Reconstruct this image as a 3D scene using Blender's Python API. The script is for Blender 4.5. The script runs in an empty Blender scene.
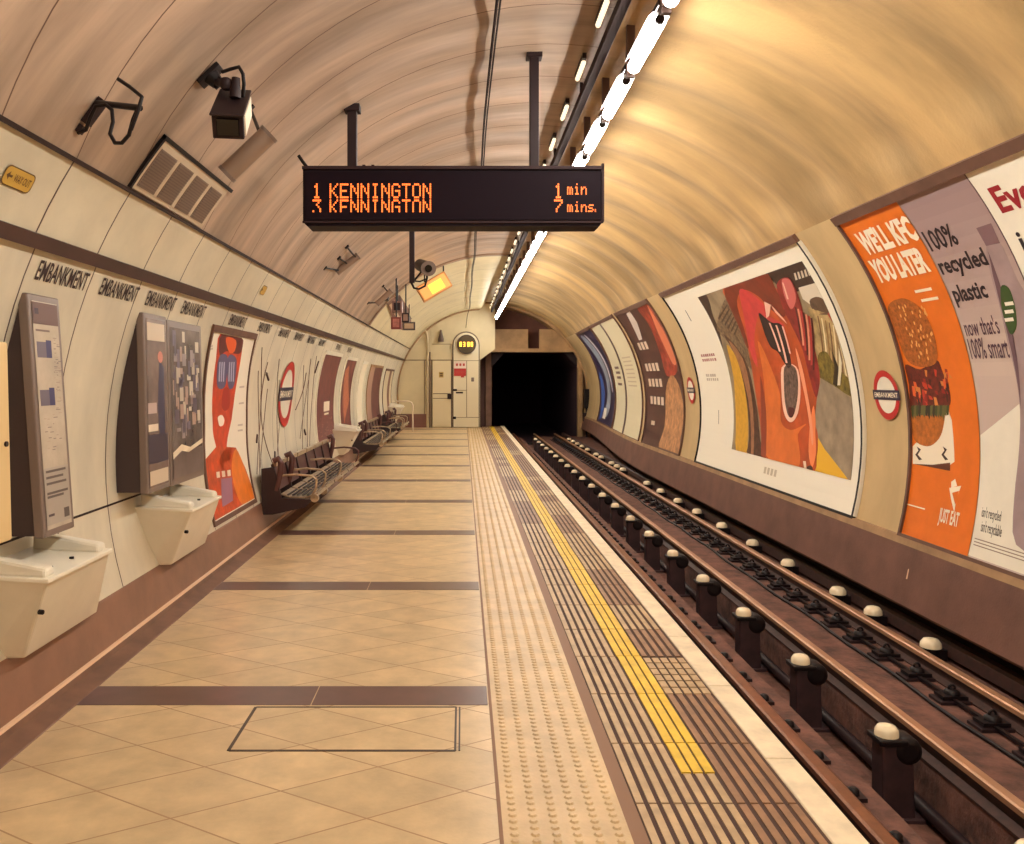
import bpy, bmesh, math, random
from mathutils import Vector, Matrix
random.seed(7)
# ------------------------------------------------------------------ camera, world, exposure
sc = bpy.context.scene
COL = sc.collection
EYE = 1.70            # eye height above the platform
FPX = 850.0           # focal length in pixels of a 1024 px wide frame
VPX, VPY = 463.0, 379.0
cam_d = bpy.data.cameras.new('camera')
cam = bpy.data.objects.new('camera', cam_d); COL.objects.link(cam)
cam.location = (0, 0, EYE); cam.rotation_euler = (math.radians(90), 0, 0)
cam_d.sensor_width = 36.0; cam_d.lens = FPX/1024*36
cam_d.shift_x = (512-VPX)/1024; cam_d.shift_y = -(422-VPY)/1024
cam_d.clip_start = .05
sc.camera = cam
w = bpy.data.worlds.new('world'); sc.world = w; w.use_nodes = True
w.node_tree.nodes['Background'].inputs[0].default_value = (.06, .045, .035, 1)
w.node_tree.nodes['Background'].inputs[1].default_value = .3
vs = sc.view_settings
vs.view_transform = 'Standard'; vs.look = 'None'; vs.gamma = 1; vs.use_curve_mapping = False
vs.exposure = 0.17
TUBE_POWER = 86.0
TUBE_COLOR = (1.0, .95, .86)

# ------------------------------------------------------------------ tunnel geometry
CX, CZ, RR = .67, 1.17, 2.99
def sm(t):
    t = max(0., min(1., t)); return t*t*(3-2*t)
def widen(Y):
    s = sm((Y-16)/14); return 1+.27*s, 1+.08*s
LSK = 0.     # slant of a poster on the left wall
def W(Y, th, off=0.):
    """point on the tunnel lining at distance Y, angle th (degrees, 0 = right, 90 = crown), off metres inside it"""
    a = math.radians(th); c, s = math.cos(a), math.sin(a); r = RR-off
    x, z = r*c, r*s
    if x > 0:
        kx, kz = widen(Y); x *= kx; z *= kz
    elif LSK: Y -= LSK*max(0, CZ+z-1.3)
    return Vector((CX+x, Y, CZ+z))
def inside(X, Y, Z):
    dx, dz = X-CX, Z-CZ
    if dx > 0:
        kx, kz = widen(Y); dx /= kx; dz /= kz
    return dx*dx+dz*dz < RR*RR
def meas(px, py):
    """reads a position on the lining off the photograph: distance along and angle"""
    a, b = (px-VPX)/FPX, (VPY-py)/FPX
    lo, hi = .1, 60
    for _ in range(45):
        m = (lo+hi)/2
        if inside(a*m, m, EYE+b*m): lo = m
        else: hi = m
    X, Z = a*lo-CX, EYE+b*lo-CZ
    if X > 0:
        kx, kz = widen(lo); X /= kx; Z /= kz
    if LSK and X < 0: lo += LSK*max(0, CZ+Z-1.3)
    return lo, math.degrees(math.atan2(Z, X))

# ------------------------------------------------------------------ materials
def lin(c):
    c = c/255.
    return c/12.92 if c <= .04045 else ((c+.055)/1.055)**2.4
def rgb(r, g, b): return (lin(r), lin(g), lin(b), 1)
MATS = {}
def mat(name, col, rough=.6, metal=0., var=.0, scale=6., stretch=None, bump=0., col2=None, emit=0., ecol=None, spec=.5, bscale=60.):
    if name in MATS: return MATS[name]
    m = bpy.data.materials.new(name); m.use_nodes = True; nt = m.node_tree; N = nt.nodes; L = nt.links
    b = N['Principled BSDF']
    b.inputs['Roughness'].default_value = rough; b.inputs['Metallic'].default_value = metal
    b.inputs['Specular IOR Level'].default_value = spec
    b.inputs['Base Color'].default_value = rgb(*col)
    if var > 0 or col2:
        tc = N.new('ShaderNodeTexCoord'); mp = N.new('ShaderNodeMapping'); nz = N.new('ShaderNodeTexNoise')
        mp.inputs['Scale'].default_value = stretch or (1, 1, 1)
        nz.inputs['Scale'].default_value = scale; nz.inputs['Detail'].default_value = 6; nz.inputs['Roughness'].default_value = .6
        L.new(tc.outputs['Object'], mp.inputs[0]); L.new(mp.outputs[0], nz.inputs['Vector'])
        cr = N.new('ShaderNodeValToRGB'); cr.color_ramp.elements[0].position = .32; cr.color_ramp.elements[1].position = .68
        c2 = col2 or tuple(max(0, v*(1-var)) for v in col)
        cr.color_ramp.elements[0].color = rgb(*c2); cr.color_ramp.elements[1].color = rgb(*col)
        L.new(nz.outputs['Fac'], cr.inputs[0]); L.new(cr.outputs[0], b.inputs['Base Color'])
        m['ramp'] = cr.name
    if bump > 0:
        tc = N.new('ShaderNodeTexCoord'); nz = N.new('ShaderNodeTexNoise'); nz.inputs['Scale'].default_value = bscale; nz.inputs['Detail'].default_value = 4
        bp = N.new('ShaderNodeBump'); bp.inputs['Strength'].default_value = bump; bp.inputs['Distance'].default_value = .01
        L.new(tc.outputs['Object'], nz.inputs['Vector']); L.new(nz.outputs['Fac'], bp.inputs['Height']); L.new(bp.outputs[0], b.inputs['Normal'])
    if emit > 0:
        b.inputs['Emission Color'].default_value = (*(ecol or rgb(*col)[:3]), 1); b.inputs['Emission Strength'].default_value = emit
    MATS[name] = m; return m

def add_joints(m, pitch, width, phase, jcol, skew=0., skewz0=2.75):
    """dark joints between lining panels, repeating along the tunnel"""
    nt = m.node_tree; N = nt.nodes; L = nt.links; b = N['Principled BSDF']
    tc = N.new('ShaderNodeTexCoord'); sp = N.new('ShaderNodeSeparateXYZ'); L.new(tc.outputs['Object'], sp.inputs[0])
    def math_(op, a, bb=None):
        n = N.new('ShaderNodeMath'); n.operation = op
        for i, v in enumerate((a, bb)):
            if v is None: continue
            if isinstance(v, (int, float)): n.inputs[i].default_value = v
            else: L.new(v, n.inputs[i])
        return n.outputs[0]
    zz = math_('MAXIMUM', math_('SUBTRACT', sp.outputs['Z'], skewz0), 0.)
    y = math_('ADD', math_('SUBTRACT', sp.outputs['Y'], phase), math_('MULTIPLY', zz, skew))
    fr = math_('FRACT', math_('DIVIDE', y, pitch))
    msk = math_('LESS_THAN', fr, width/pitch)
    mx = N.new('ShaderNodeMix'); mx.data_type = 'RGBA'
    src = b.inputs['Base Color'].links[0].from_socket if b.inputs['Base Color'].links else None
    if src: L.new(src, mx.inputs[6])
    else: mx.inputs[6].default_value = b.inputs['Base Color'].default_value
    mx.inputs[7].default_value = rgb(*jcol)
    L.new(msk, mx.inputs[0]); L.new(mx.outputs[2], b.inputs['Base Color'])
    return m

enamel = add_joints(mat('enamel_panel', (232, 221, 196), .34, var=.13, scale=1.1, stretch=(1, 1.5, .6)), .69, .012, 4.13, (70, 45, 35))
enamel_up = mat('enamel_upper', (230, 218, 190), .36, var=.12, scale=1.2)
add_joints(enamel_up, .69, .013, 4.08, (70, 45, 35))
ceil_m = mat('ceiling_panel', (202, 174, 150), .4, var=.3, scale=1.3, stretch=(.35, 2.2, .35))
add_joints(ceil_m, .665, .009, 3.43, (95, 65, 50), skew=.36)
cream_vault = mat('cream_vault', (226, 210, 170), .45, var=.08, scale=1.5)
add_joints(cream_vault, 2.0, .02, 17.0, (120, 95, 70))
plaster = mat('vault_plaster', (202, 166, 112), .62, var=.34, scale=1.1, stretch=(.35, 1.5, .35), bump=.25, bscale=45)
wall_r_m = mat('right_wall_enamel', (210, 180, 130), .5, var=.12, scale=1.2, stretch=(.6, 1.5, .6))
slab_m = mat('brown_slab', (122, 84, 70), .7, var=.16, scale=3, bump=.2)
skirt_m = mat('skirting_brown', (150, 108, 86), .42, var=.18, scale=2.5)
skirt_highlight = mat('skirting_edge', (226, 186, 150), .3)  # lit line along the skirting ridge, put into the colour
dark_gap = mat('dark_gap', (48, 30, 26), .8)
rail_strip = mat('dark_strip', (72, 44, 38), .5, var=.2, scale=4)
brown_strip = mat('brown_strip', (110, 76, 60), .6, var=.15, scale=5)
tan_trim = mat('tan_trim', (176, 138, 98), .6, var=.2, scale=4)
black = mat('black_metal', (22, 13, 15), .5, spec=.3)
black_mid = mat('dark_bronze', (40, 24, 26), .55, spec=.3)
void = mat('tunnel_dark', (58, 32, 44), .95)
bed_m = mat('track_bed', (126, 84, 70), .9, var=.42, scale=7, bump=.7, bscale=30)
pit_m = mat('pit_concrete', (140, 88, 74), .9, var=.35, scale=5, bump=.5, bscale=30)
rust = mat('rail_steel_side', (70, 42, 34), .6, var=.3, scale=20)
rail_top = mat('rail_steel_top', (196, 148, 112), .42, metal=.4, var=.2, scale=8, stretch=(1, .2, 1))
rail_soft = mat('rail_a_steel', (150, 98, 68), .35, metal=.5, var=.2, scale=8)
post_m = mat('pot_post', (66, 42, 44), .55, var=.3, scale=10)
pot_white = mat('white_pot', (246, 226, 190), .25)
white_p = mat('paper_white', (240, 226, 200), .5)
white_e = mat('white_enamel', (242, 234, 214), .3, var=.05, scale=3)
grey_f = mat('grey_frame', (122, 104, 94), .4)
dark_side = mat('charcoal_side', (62, 46, 46), .5)
ytile = mat('yellow_paint', (240, 196, 50), .5, var=.12, scale=9)

# ------------------------------------------------------------------ mesh helpers
class MB:
    def __init__(s): s.v = []; s.f = []; s.m = []; s.s = []
    def face(s, pts, mi=0, smooth=False):
        b = len(s.v); s.v += [tuple(p) for p in pts]; s.f.append(tuple(range(b, b+len(pts)))); s.m.append(mi); s.s.append(smooth)
    def raw(s, vs, fs, mi=0, smooth=False):
        b = len(s.v); s.v += [tuple(p) for p in vs]
        for f in fs: s.f.append(tuple(b+i for i in f)); s.m.append(mi); s.s.append(smooth)
    def hexa(s, c, mi=0):     # 8 corners: bottom 0-3 (ccw), top 4-7
        s.raw(c, [(3, 2, 1, 0), (4, 5, 6, 7), (0, 1, 5, 4), (1, 2, 6, 5), (2, 3, 7, 6), (3, 0, 4, 7)], mi)
    def box(s, x0, x1, y0, y1, z0, z1, mi=0):
        s.hexa([(x0, y0, z0), (x1, y0, z0), (x1, y1, z0), (x0, y1, z0), (x0, y0, z1), (x1, y0, z1), (x1, y1, z1), (x0, y1, z1)], mi)
    def obox(s, c, ax, ay, az, mi=0):  # centre and three half axes
        c, ax, ay, az = map(Vector, (c, ax, ay, az))
        s.hexa([c-ax-ay-az, c+ax-ay-az, c+ax+ay-az, c-ax+ay-az, c-ax-ay+az, c+ax-ay+az, c+ax+ay+az, c-ax+ay+az], mi)
    def cyl(s, p0, p1, r, r2=None, n=14, mi=0, caps=True):
        p0, p1 = Vector(p0), Vector(p1); r2 = r if r2 is None else r2
        d = (p1-p0).normalized(); a = d.orthogonal().normalized(); b = d.cross(a)
        vs = []
        for p, q in ((p0, r), (p1, r2)):
            for i in range(n):
                t = 2*math.pi*i/n; vs.append(p+a*q*math.cos(t)+b*q*math.sin(t))
        s.raw(vs, [(i, (i+1) % n, n+(i+1) % n, n+i) for i in range(n)], mi, True)
        if caps:
            s.face(vs[:n][::-1], mi); s.face(vs[n:], mi)
    def tube(s, pts, r, n=8, mi=0):
        pts = [Vector(p) for p in pts]; vs = []; a = None
        for k, p in enumerate(pts):
            d = (pts[min(k+1, len(pts)-1)]-pts[max(k-1, 0)]).normalized()
            a = d.orthogonal().normalized() if a is None else (a-d*a.dot(d)).normalized()
            b = d.cross(a)
            for i in range(n):
                t = 2*math.pi*i/n; vs.append(p+a*r*math.cos(t)+b*r*math.sin(t))
        fs = [(k*n+i, k*n+(i+1) % n, (k+1)*n+(i+1) % n, (k+1)*n+i) for k in range(len(pts)-1) for i in range(n)]
        s.raw(vs, fs, mi, True); s.face(vs[:n][::-1], mi); s.face(vs[-n:], mi)
    def lathe(s, c, prof, n=12, mi=0, axis='Z', sx=1., sy=1.):
        c = Vector(c); vs = []
        for r, h in prof:
            for i in range(n):
                t = 2*math.pi*i/n; x, y = r*math.cos(t)*sx, r*math.sin(t)*sy
                vs.append(c+(Vector((x, y, h)) if axis == 'Z' else Vector((x, h, y)) if axis == 'Y' else Vector((h, x, y))))
        fs = [(k*n+i, k*n+(i+1) % n, (k+1)*n+(i+1) % n, (k+1)*n+i) for k in range(len(prof)-1) for i in range(n)]
        s.raw(vs, fs, mi, True); s.face(vs[:n][::-1], mi); s.face(vs[-n:], mi)
    def strip(s, prof, ys, mi=0, smooth=False):   # prof: list of (x,z), swept along y
        vs = [(x, y, z) for y in ys for x, z in prof]; n = len(prof)
        s.raw(vs, [(k*n+i, k*n+i+1, (k+1)*n+i+1, (k+1)*n+i) for k in range(len(ys)-1) for i in range(n-1)], mi, smooth)
    def prism_y(s, prof, y0, y1, mi=0):          # closed profile (x,z) extruded along y
        n = len(prof); vs = [(x, y0, z) for x, z in prof]+[(x, y1, z) for x, z in prof]
        s.raw(vs, [(i, (i+1) % n, n+(i+1) % n, n+i) for i in range(n)], mi); s.face(vs[:n], mi); s.face(vs[n:][::-1], mi)
    def build(s, name, mats, parent=None, bevel=0., weld=False):
        if parent is not None and parent.type == 'EMPTY':
            q = parent.location; s.v = [(p[0]-q.x, p[1]-q.y, p[2]-q.z) for p in s.v]
        me = bpy.data.meshes.new(name); me.from_pydata(s.v, [], s.f)
        for m in (mats if isinstance(mats, (list, tuple)) else [mats]): me.materials.append(m)
        for p, mi, sm_ in zip(me.polygons, s.m, s.s): p.material_index = mi; p.use_smooth = sm_
        if weld:
            bm = bmesh.new(); bm.from_mesh(me); bmesh.ops.remove_doubles(bm, verts=bm.verts, dist=1e-5)
            bmesh.ops.recalc_face_normals(bm, faces=bm.faces); bm.to_mesh(me); bm.free()
        me.update()
        o = bpy.data.objects.new(name, me); COL.objects.link(o)
        if parent is not None:
            o.parent = parent
        if bevel > 0:
            bv = o.modifiers.new('bevel', 'BEVEL'); bv.width = bevel; bv.segments = 2; bv.limit_method = 'ANGLE'
        return o
def thing(name, label, cat, loc=(0, 0, 0), group=None):
    o = bpy.data.objects.new(name, None); COL.objects.link(o); o.location = loc; o.empty_display_size = .1
    return tag(o, label, cat, group)
def tag(o, label, cat, group=None):
    o['label'] = label; o['category'] = cat
    if group: o['group'] = group
    return o
def struct(o): o['kind'] = 'structure'; return o
def dup(root, dy, label):
    r = root.copy(); COL.objects.link(r); r.location = Vector(root.location)+Vector((0, dy, 0)); r['label'] = label
    for ch in list(root.children):
        c = ch.copy(); COL.objects.link(c); c.parent = r
        for g in list(ch.children):
            d = g.copy(); COL.objects.link(d); d.parent = c
    return r

# flat artwork wrapped on to the curved lining ----------------------------------------------
def text_polys(s, bold=0.):
    cu = bpy.data.curves.new('t', 'FONT'); cu.body = s; cu.size = 1; cu.resolution_u = 2; cu.offset = bold
    cu.align_x = 'LEFT'
    o = bpy.data.objects.new('t', cu); me = o.to_mesh()
    vs = [(v.co.x, v.co.y) for v in me.vertices]; fs = [tuple(p.vertices) for p in me.polygons]
    o.to_mesh_clear(); bpy.data.objects.remove(o); bpy.data.curves.remove(cu)
    return vs, fs
def smooth_poly(pts, n=5):
    out = []; L = len(pts)
    for i in range(L):
        p0, p1, p2, p3 = (Vector(pts[(i+k-1) % L]) for k in range(4))
        for j in range(n):
            t = j/n
            out.append(tuple(.5*((2*p1)+(-p0+p2)*t+(2*p0-5*p1+4*p2-p3)*t*t+(-p0+3*p1-3*p2+p3)*t*t*t)))
    return out
class Art:
    def __init__(s, mapper, step=.12): s.it = []; s.map = mapper; s.step = step; s.mats = []
    def mi(s, m):
        if m not in s.mats: s.mats.append(m)
        return s.mats.index(m)
    def poly(s, pts, m, layer=0, smooth=0):
        if smooth: pts = smooth_poly(pts, smooth)
        s.it.append(([tuple(p[:2]) for p in pts], [tuple(range(len(pts)))], s.mi(m), layer))
    def rect(s, u0, u1, v0, v1, m, layer=0): s.poly([(u0, v0), (u1, v0), (u1, v1), (u0, v1)], m, layer)
    def ell(s, u, v, a, b, m, layer=0, n=28, ring=0.):
        out = [(u+a*math.cos(2*math.pi*i/n), v+b*math.sin(2*math.pi*i/n)) for i in range(n)]
        if ring:
            k = ring; inn = [(u+a*k*math.cos(2*math.pi*i/n), v+b*k*math.sin(2*math.pi*i/n)) for i in range(n)]
            s.it.append((out+inn, [(i, (i+1) % n, n+(i+1) % n, n+i) for i in range(n)], s.mi(m), layer))
        else: s.poly(out, m, layer)
    def text(s, t, u0, v0, w_, h_, m, layer=3, bold=0., shear=0.):
        vs, fs = text_polys(t, bold)
        xs = [p[0] for p in vs]; zs = [p[1] for p in vs]; x0, x1, z0, z1 = min(xs), max(xs), min(zs), max(zs)
        q = [(u0+(x-x0)/(x1-x0)*w_, v0+(z-z0)/(z1-z0)*h_+shear*((x-x0)/(x1-x0))) for x, z in vs]
        s.it.append((q, fs, s.mi(m), layer))
    def build(s, name, parent=None, base=.012):
        V = []; F = []; MI = []
        for pts, fs, mi, layer in s.it:
            bm = bmesh.new(); vv = [bm.verts.new((p[0], p[1], 0)) for p in pts]
            for f in fs:
                try: bm.faces.new([vv[i] for i in f])
                except ValueError: pass
            if any(len(f.verts) > 4 for f in bm.faces): bmesh.ops.triangulate(bm, faces=bm.faces[:], ngon_method='EAR_CLIP')
            lo = min(p[1] for p in pts); hi = max(p[1] for p in pts)
            k = math.ceil(lo/s.step)
            while k*s.step < hi:
                bmesh.ops.bisect_plane(bm, geom=bm.verts[:]+bm.edges[:]+bm.faces[:], plane_co=(0, k*s.step, 0), plane_no=(0, 1, 0)); k += 1
            lo = min(p[0] for p in pts); hi = max(p[0] for p in pts); k = math.ceil(lo/.3)
            while k*.3 < hi:
                bmesh.ops.bisect_plane(bm, geom=bm.verts[:]+bm.edges[:]+bm.faces[:], plane_co=(k*.3, 0, 0), plane_no=(1, 0, 0)); k += 1
            bm.verts.index_update(); b = len(V)
            q = parent.location if parent is not None else Vector()
            for v in bm.verts: V.append(tuple(s.map(v.co.x, v.co.y, base+layer*.0006)-q))
            for f in bm.faces: F.append(tuple(b+v.index for v in f.verts)); MI.append(mi)
            bm.free()
        me = bpy.data.meshes.new(name); me.from_pydata(V, [], F)
        for m in s.mats: me.materials.append(m)
        for p, mi in zip(me.polygons, MI): p.material_index = mi
        me.update(); o = bpy.data.objects.new(name, me); COL.objects.link(o)
        if parent is not None: o.parent = parent
        return o
def map_right(Y0, th0): return lambda u, v, off: W(Y0-u, th0+math.degrees(v/RR), off)      # reads towards the camera
def map_left(Y0, th0): return lambda u, v, off: W(Y0+u, th0-math.degrees(v/RR), off)        # reads away from the camera
def flat_map(o, ux, vz): # flat surface: origin, unit u, unit v, normal
    o, ux, vz = Vector(o), Vector(ux).normalized(), Vector(vz).normalized(); n = ux.cross(vz)
    return lambda u, v, off: o+ux*u+vz*v+n*off
def curved_box(mb, side, Y0, Y1, t0, t1, o0, o1, mi=0, n=12):
    """a slab lying on the lining between two distances and two angles"""
    vs = []
    for k in range(n+1):
        t = t0+(t1-t0)*k/n
        vs += [W(Y0, t, o0), W(Y1, t, o0), W(Y1, t, o1), W(Y0, t, o1)]
    fs = []
    for k in range(n):
        a, b = 4*k, 4*k+4
        for i in range(4): fs.append((a+i, a+(i+1) % 4, b+(i+1) % 4, b+i))
    fs += [(0, 1, 2, 3), (4*n+3, 4*n+2, 4*n+1, 4*n)]
    mb.raw(vs, fs, mi)

YB, YE = -7.0, 30.0
def lining(name, t0, t1, m, y0=YB, y1=YE, dt=3., dy=.17, ripple=0., pitch=1.02, ph=0., off=0., skew=0.):
    nt_ = max(1, round(abs(t1-t0)/dt)); ny = max(1, round((y1-y0)/dy)); vs = []
    for j in range(ny+1):
        Y = y0+(y1-y0)*j/ny
        for i in range(nt_+1):
            t = t0+(t1-t0)*i/nt_
            z = CZ+RR*math.sin(math.radians(t))
            ye = Y+skew*max(0, z-2.75)
            e = sm(abs(i/nt_)*6)*sm((1-i/nt_)*6)
            r = ripple*e*(1-math.sin(2*math.pi*(ye-ph)/pitch))*.5
            vs.append(W(Y, t, off-r*0+r*-1))
    n = nt_+1
    mb = MB(); mb.raw(vs, [(j*n+i, j*n+i+1, (j+1)*n+i+1, (j+1)*n+i) for j in range(ny) for i in range(nt_)], 0, True)
    return mb.build(name, m)

# ------------------------------------------------------------------ structure
T_THIN, T_RAIL0, T_RAIL1, T_SEAM, T_SK = 148.0, 155.6, 157.0, 185.6, 195.9
RBOT = -14.2
struct(lining('wall_left', T_RAIL1, T_SEAM, enamel, off=0))
fr_lo = lining('wall_left_upper', T_THIN, T_RAIL0, enamel_up); struct(fr_lo)
struct(lining('ceiling', 82, T_THIN, ceil_m, y1=16.8, dy=.11, ripple=.012, pitch=.665, ph=3.43, skew=.36))
struct(lining('ceiling_far', 82, T_THIN, cream_vault, y0=16.8))
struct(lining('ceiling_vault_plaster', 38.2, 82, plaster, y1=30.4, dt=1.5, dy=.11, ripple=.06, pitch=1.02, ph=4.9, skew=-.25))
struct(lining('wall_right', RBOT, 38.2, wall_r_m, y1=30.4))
# skirting of the left wall: folded enamel panels, brown slab, cove
mb = MB(); ys = [YB, YE]
p1 = W(0, T_SK)
struct(lining('wall_left_lower', T_SEAM, T_SK, enamel))
mb = MB(); mb.strip([(p1.x, p1.z), (p1.x+.006, p1.z-.015), (-2.15, .075)], ys, 0); mb.strip([(-2.15, .075), (-2.135, .072), (-2.128, .06)], ys, 1); mb.strip([(-2.128, .06), (-2.12, .03), (-2.02, .004), (-2.0, -.01)], ys, 2)
struct(mb.build('baseboard_left', [skirt_m, skirt_highlight, mat('cove_brown', (130, 94, 74), .6, var=.2, scale=4)]))
mb = MB(); curved_box(mb, 0, YB, YE, T_RAIL0, T_RAIL1, -.01, .03, 0, 3)
struct(mb.build('trim_1', rail_strip))
mb = MB(); curved_box(mb, 0, YB, YE, T_THIN-.22, T_THIN+.22, -.01, .018, 0, 2)
curved_box(mb, 0, YB, 7.3, T_SEAM-.12, T_SEAM+.12, -.01, .006, 0, 2)
struct(mb.build('trim_2', dark_gap))
mb = MB(); curved_box(mb, 0, YB, 30.4, 81.85, 82.15, -.01, .012, 0, 2)
struct(mb.build('trim_3', rail_strip))
# arch ring where the far cream lining begins
mb = MB(); curved_box(mb, 0, 16.7, 16.85, 84, 147.6, -.01, .02, 0, 24)
struct(mb.build('trim_4', mat('ring_grey', (150, 122, 98), .5)))
# right: tan sill, brown slab, recess, track bed
mb = MB(); ysr = [YB+(30.4-YB)*i/60 for i in range(61)]
for a, b in zip(ysr[:-1], ysr[1:]):
    A0, A1, B0, B1 = W(a, RBOT), W(a, RBOT-1.2), W(b, RBOT), W(b, RBOT-1.2)
    q = Vector((-.03, 0, 0))
    mb.face([A0, B0, B0+q, A0+q], 0); mb.face([A0+q, B0+q, B1+q, A1+q], 0)
    da, db = A1.x-W(0, RBOT-1.2).x, B1.x-W(0, RBOT-1.2).x
    mb.face([A1+q, B1+q, (3.44+db, b, -.07), (3.44+da, a, -.07)], 1)
    mb.face([(3.44+da, a, -.07), (3.44+db, b, -.07), (3.47+db, b, -.10), (3.47+da, a, -.10)], 1)
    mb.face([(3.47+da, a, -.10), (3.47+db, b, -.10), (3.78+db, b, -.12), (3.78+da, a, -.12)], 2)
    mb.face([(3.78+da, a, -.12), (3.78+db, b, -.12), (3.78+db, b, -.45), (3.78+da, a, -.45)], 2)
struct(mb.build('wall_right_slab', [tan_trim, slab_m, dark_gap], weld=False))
mb = MB(); ybed = [YB+.5*i for i in range(76)]
mb.strip([(1.40, -.02), (1.40, -.40), (2.10, -.40), (2.12, -.65), (2.49, -.66), (2.5, -.37), (3.0, -.37), (4.7, -.36)], ybed)
struct(mb.build('floor_track', [bed_m]))
# back closing wall behind the photographer
mb = MB(); mb.face([(-3, YB, -1), (4.5, YB, -1), (4.5, YB, 4.6), (-3, YB, 4.6)])
struct(mb.build('wall_back', slab_m))

# ------------------------------------------------------------------ platform floor
fm = mat('floor_tile', (218, 190, 146), .3, var=.13, scale=5, bump=.06)
def add_diag(m, size, lw, lcol):
    nt = m.node_tree; N = nt.nodes; L = nt.links; b = N['Principled BSDF']
    tc = N.new('ShaderNodeTexCoord'); mp = N.new('ShaderNodeMapping'); mp.inputs['Rotation'].default_value = (0, 0, math.radians(45)); mp.inputs['Scale'].default_value = (.577/size, 1/size, 1/size)
    L.new(tc.outputs['Object'], mp.inputs[0]); sp = N.new('ShaderNodeSeparateXYZ'); L.new(mp.outputs[0], sp.inputs[0])
    outs = []
    for ax in 'XY':
        f = N.new('ShaderNodeMath'); f.operation = 'FRACT'; L.new(sp.outputs[ax], f.inputs[0])
        g = N.new('ShaderNodeMath'); g.operation = 'LESS_THAN'; g.inputs[1].default_value = lw/size; L.new(f.outputs[0], g.inputs[0]); outs.append(g.outputs[0])
    mxm = N.new('ShaderNodeMath'); mxm.operation = 'MAXIMUM'; L.new(outs[0], mxm.inputs[0]); L.new(outs[1], mxm.inputs[1])
    # each tile a slightly different tone
    fl = N.new('ShaderNodeVectorMath'); fl.operation = 'FLOOR'; L.new(mp.outputs[0], fl.inputs[0])
    wn = N.new('ShaderNodeTexWhiteNoise'); L.new(fl.outputs[0], wn.inputs['Vector'])
    hs = N.new('ShaderNodeHueSaturation'); mr = N.new('ShaderNodeMapRange'); mr.inputs['To Min'].default_value = .9; mr.inputs['To Max'].default_value = 1.06
    L.new(wn.outputs['Value'], mr.inputs['Value']); L.new(mr.outputs[0], hs.inputs['Value'])
    src = b.inputs['Base Color'].links[0].from_socket; L.new(src, hs.inputs['Color'])
    mx = N.new('ShaderNodeMix'); mx.data_type = 'RGBA'; L.new(mxm.outputs[0], mx.inputs[0]); L.new(hs.outputs[0], mx.inputs[6]); mx.inputs[7].default_value = rgb(*lcol)
    L.new(mx.outputs[2], b.inputs['Base Color'])
add_diag(fm, .31, .006, (160, 124, 88))
mb = MB(); mb.box(-2.4, 1.44, YB, 30.0, -.35, 0)
floor = struct(mb.build('floor', fm))
band_m = mat('floor_band', (104, 74, 68), .3, var=.12, scale=6)
for k in range(-1, 11):
    y = 4.43+2.42*k; mb = MB(); x = -2.06
    for x1 in (-.79+.02*(k % 3), .135): mb.box(x, x1-.006, y, y+.27, -.01, .002); x = x1
    mb.build('floor_band', band_m, floor)
mb = MB(); mb.box(.135, .150, YB, 30, -.01, .0025); mb.box(.625, .685, YB, 30, -.01, .002)
mb.build('paving_joint', mat('joint_brown', (132, 94, 66), .6), floor)
# blister strip
bl = mat('blister_tile', (212, 180, 132), .45, var=.14, scale=4, bump=.1)
mb = MB(); mb.box(.150, .625, YB, 30, -.01, .004)
y = 2.6
while y < 29.9:
    for i in range(6):
        x = .192+.078*i
        n = 8 if y < 10 else 6; vs = []
        for r, h in ((.0185, .004), (.011, .0095)):
            for k in range(n):
                t = 2*math.pi*k/n; vs.append((x+r*math.cos(t), y+r*math.sin(t), h))
        mb.raw(vs, [(k, (k+1) % n, n+(k+1) % n, n+k) for k in range(n)]+[tuple(range(n, 2*n))], 0, False)
    y += .047
mb.build('blister_paving', bl, floor)
# ribbed tiles and the yellow line
rib_a = mat('rib_tile_pale', (196, 164, 122), .5, var=.15, scale=8)
rib_b = mat('rib_tile_brown', (160, 118, 84), .5, var=.18, scale=8)
groove = mat('rib_groove', (70, 44, 34), .8)
mbA, mbY = MB(), MB(); mbA.box(.685, 1.35, YB, 30, -.012, .0005, 2)
rnd = random.Random(3); y = -2.0; pitch = .0525; t = 0
while y < 29.9:
    L = .62 if t % 3 else .56
    brown_l, brown_r = rnd.random() < (.0 if y < 9 else .4), (rnd.random() < .75 or y < 4)
    cross = (4.2 < y < 5.1) or (y > 7 and rnd.random() < .16)
    shift = rnd.uniform(-.006, .006)
    for i in range(13):
        x0 = .69+i*.0508+shift*(.3); x1 = x0+.031
        xm = (x0+x1)/2
        if .945 < xm < 1.095 and y+L > 3.75:
            mbY.box(x0-.004, x1+.006, max(y, 3.66), y+L-.008, .0, .0075)
            if y < 3.66: mbA.box(x0, x1, y, 3.65, 0, .006, 0)
            continue
        right = xm > 1.09
        mi = 1 if (brown_r if right else brown_l) else 0
        if right and cross:
            yy = y
            while yy < y+L-.03: mbA.box(x0-.004, x1+.004, yy, yy+.085, 0, .006, 0); yy += .1
        else: mbA.box(x0, x1, y, y+L-.012, 0, .006, mi)
    y += L; t += 1
mbA.build('ribbed_paving', [rib_a, rib_b, groove], floor)
mbY.build('yellow_line', ytile, floor)
# white nosing
nos = mat('white_nosing', (244, 224, 190), .5, var=.12, scale=7, bump=.2)
mb = MB(); y = YB
while y < 30:
    mb.box(1.352, 1.485, y, y+.895, -.06, .006); y += .9
mb.build('platform_edge', nos, floor, bevel=.006)
mb = MB(); mb.box(1.352, 1.47, YB, 30, -.3, -.06)
mb.build('edge_support', dark_gap, floor)
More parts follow.
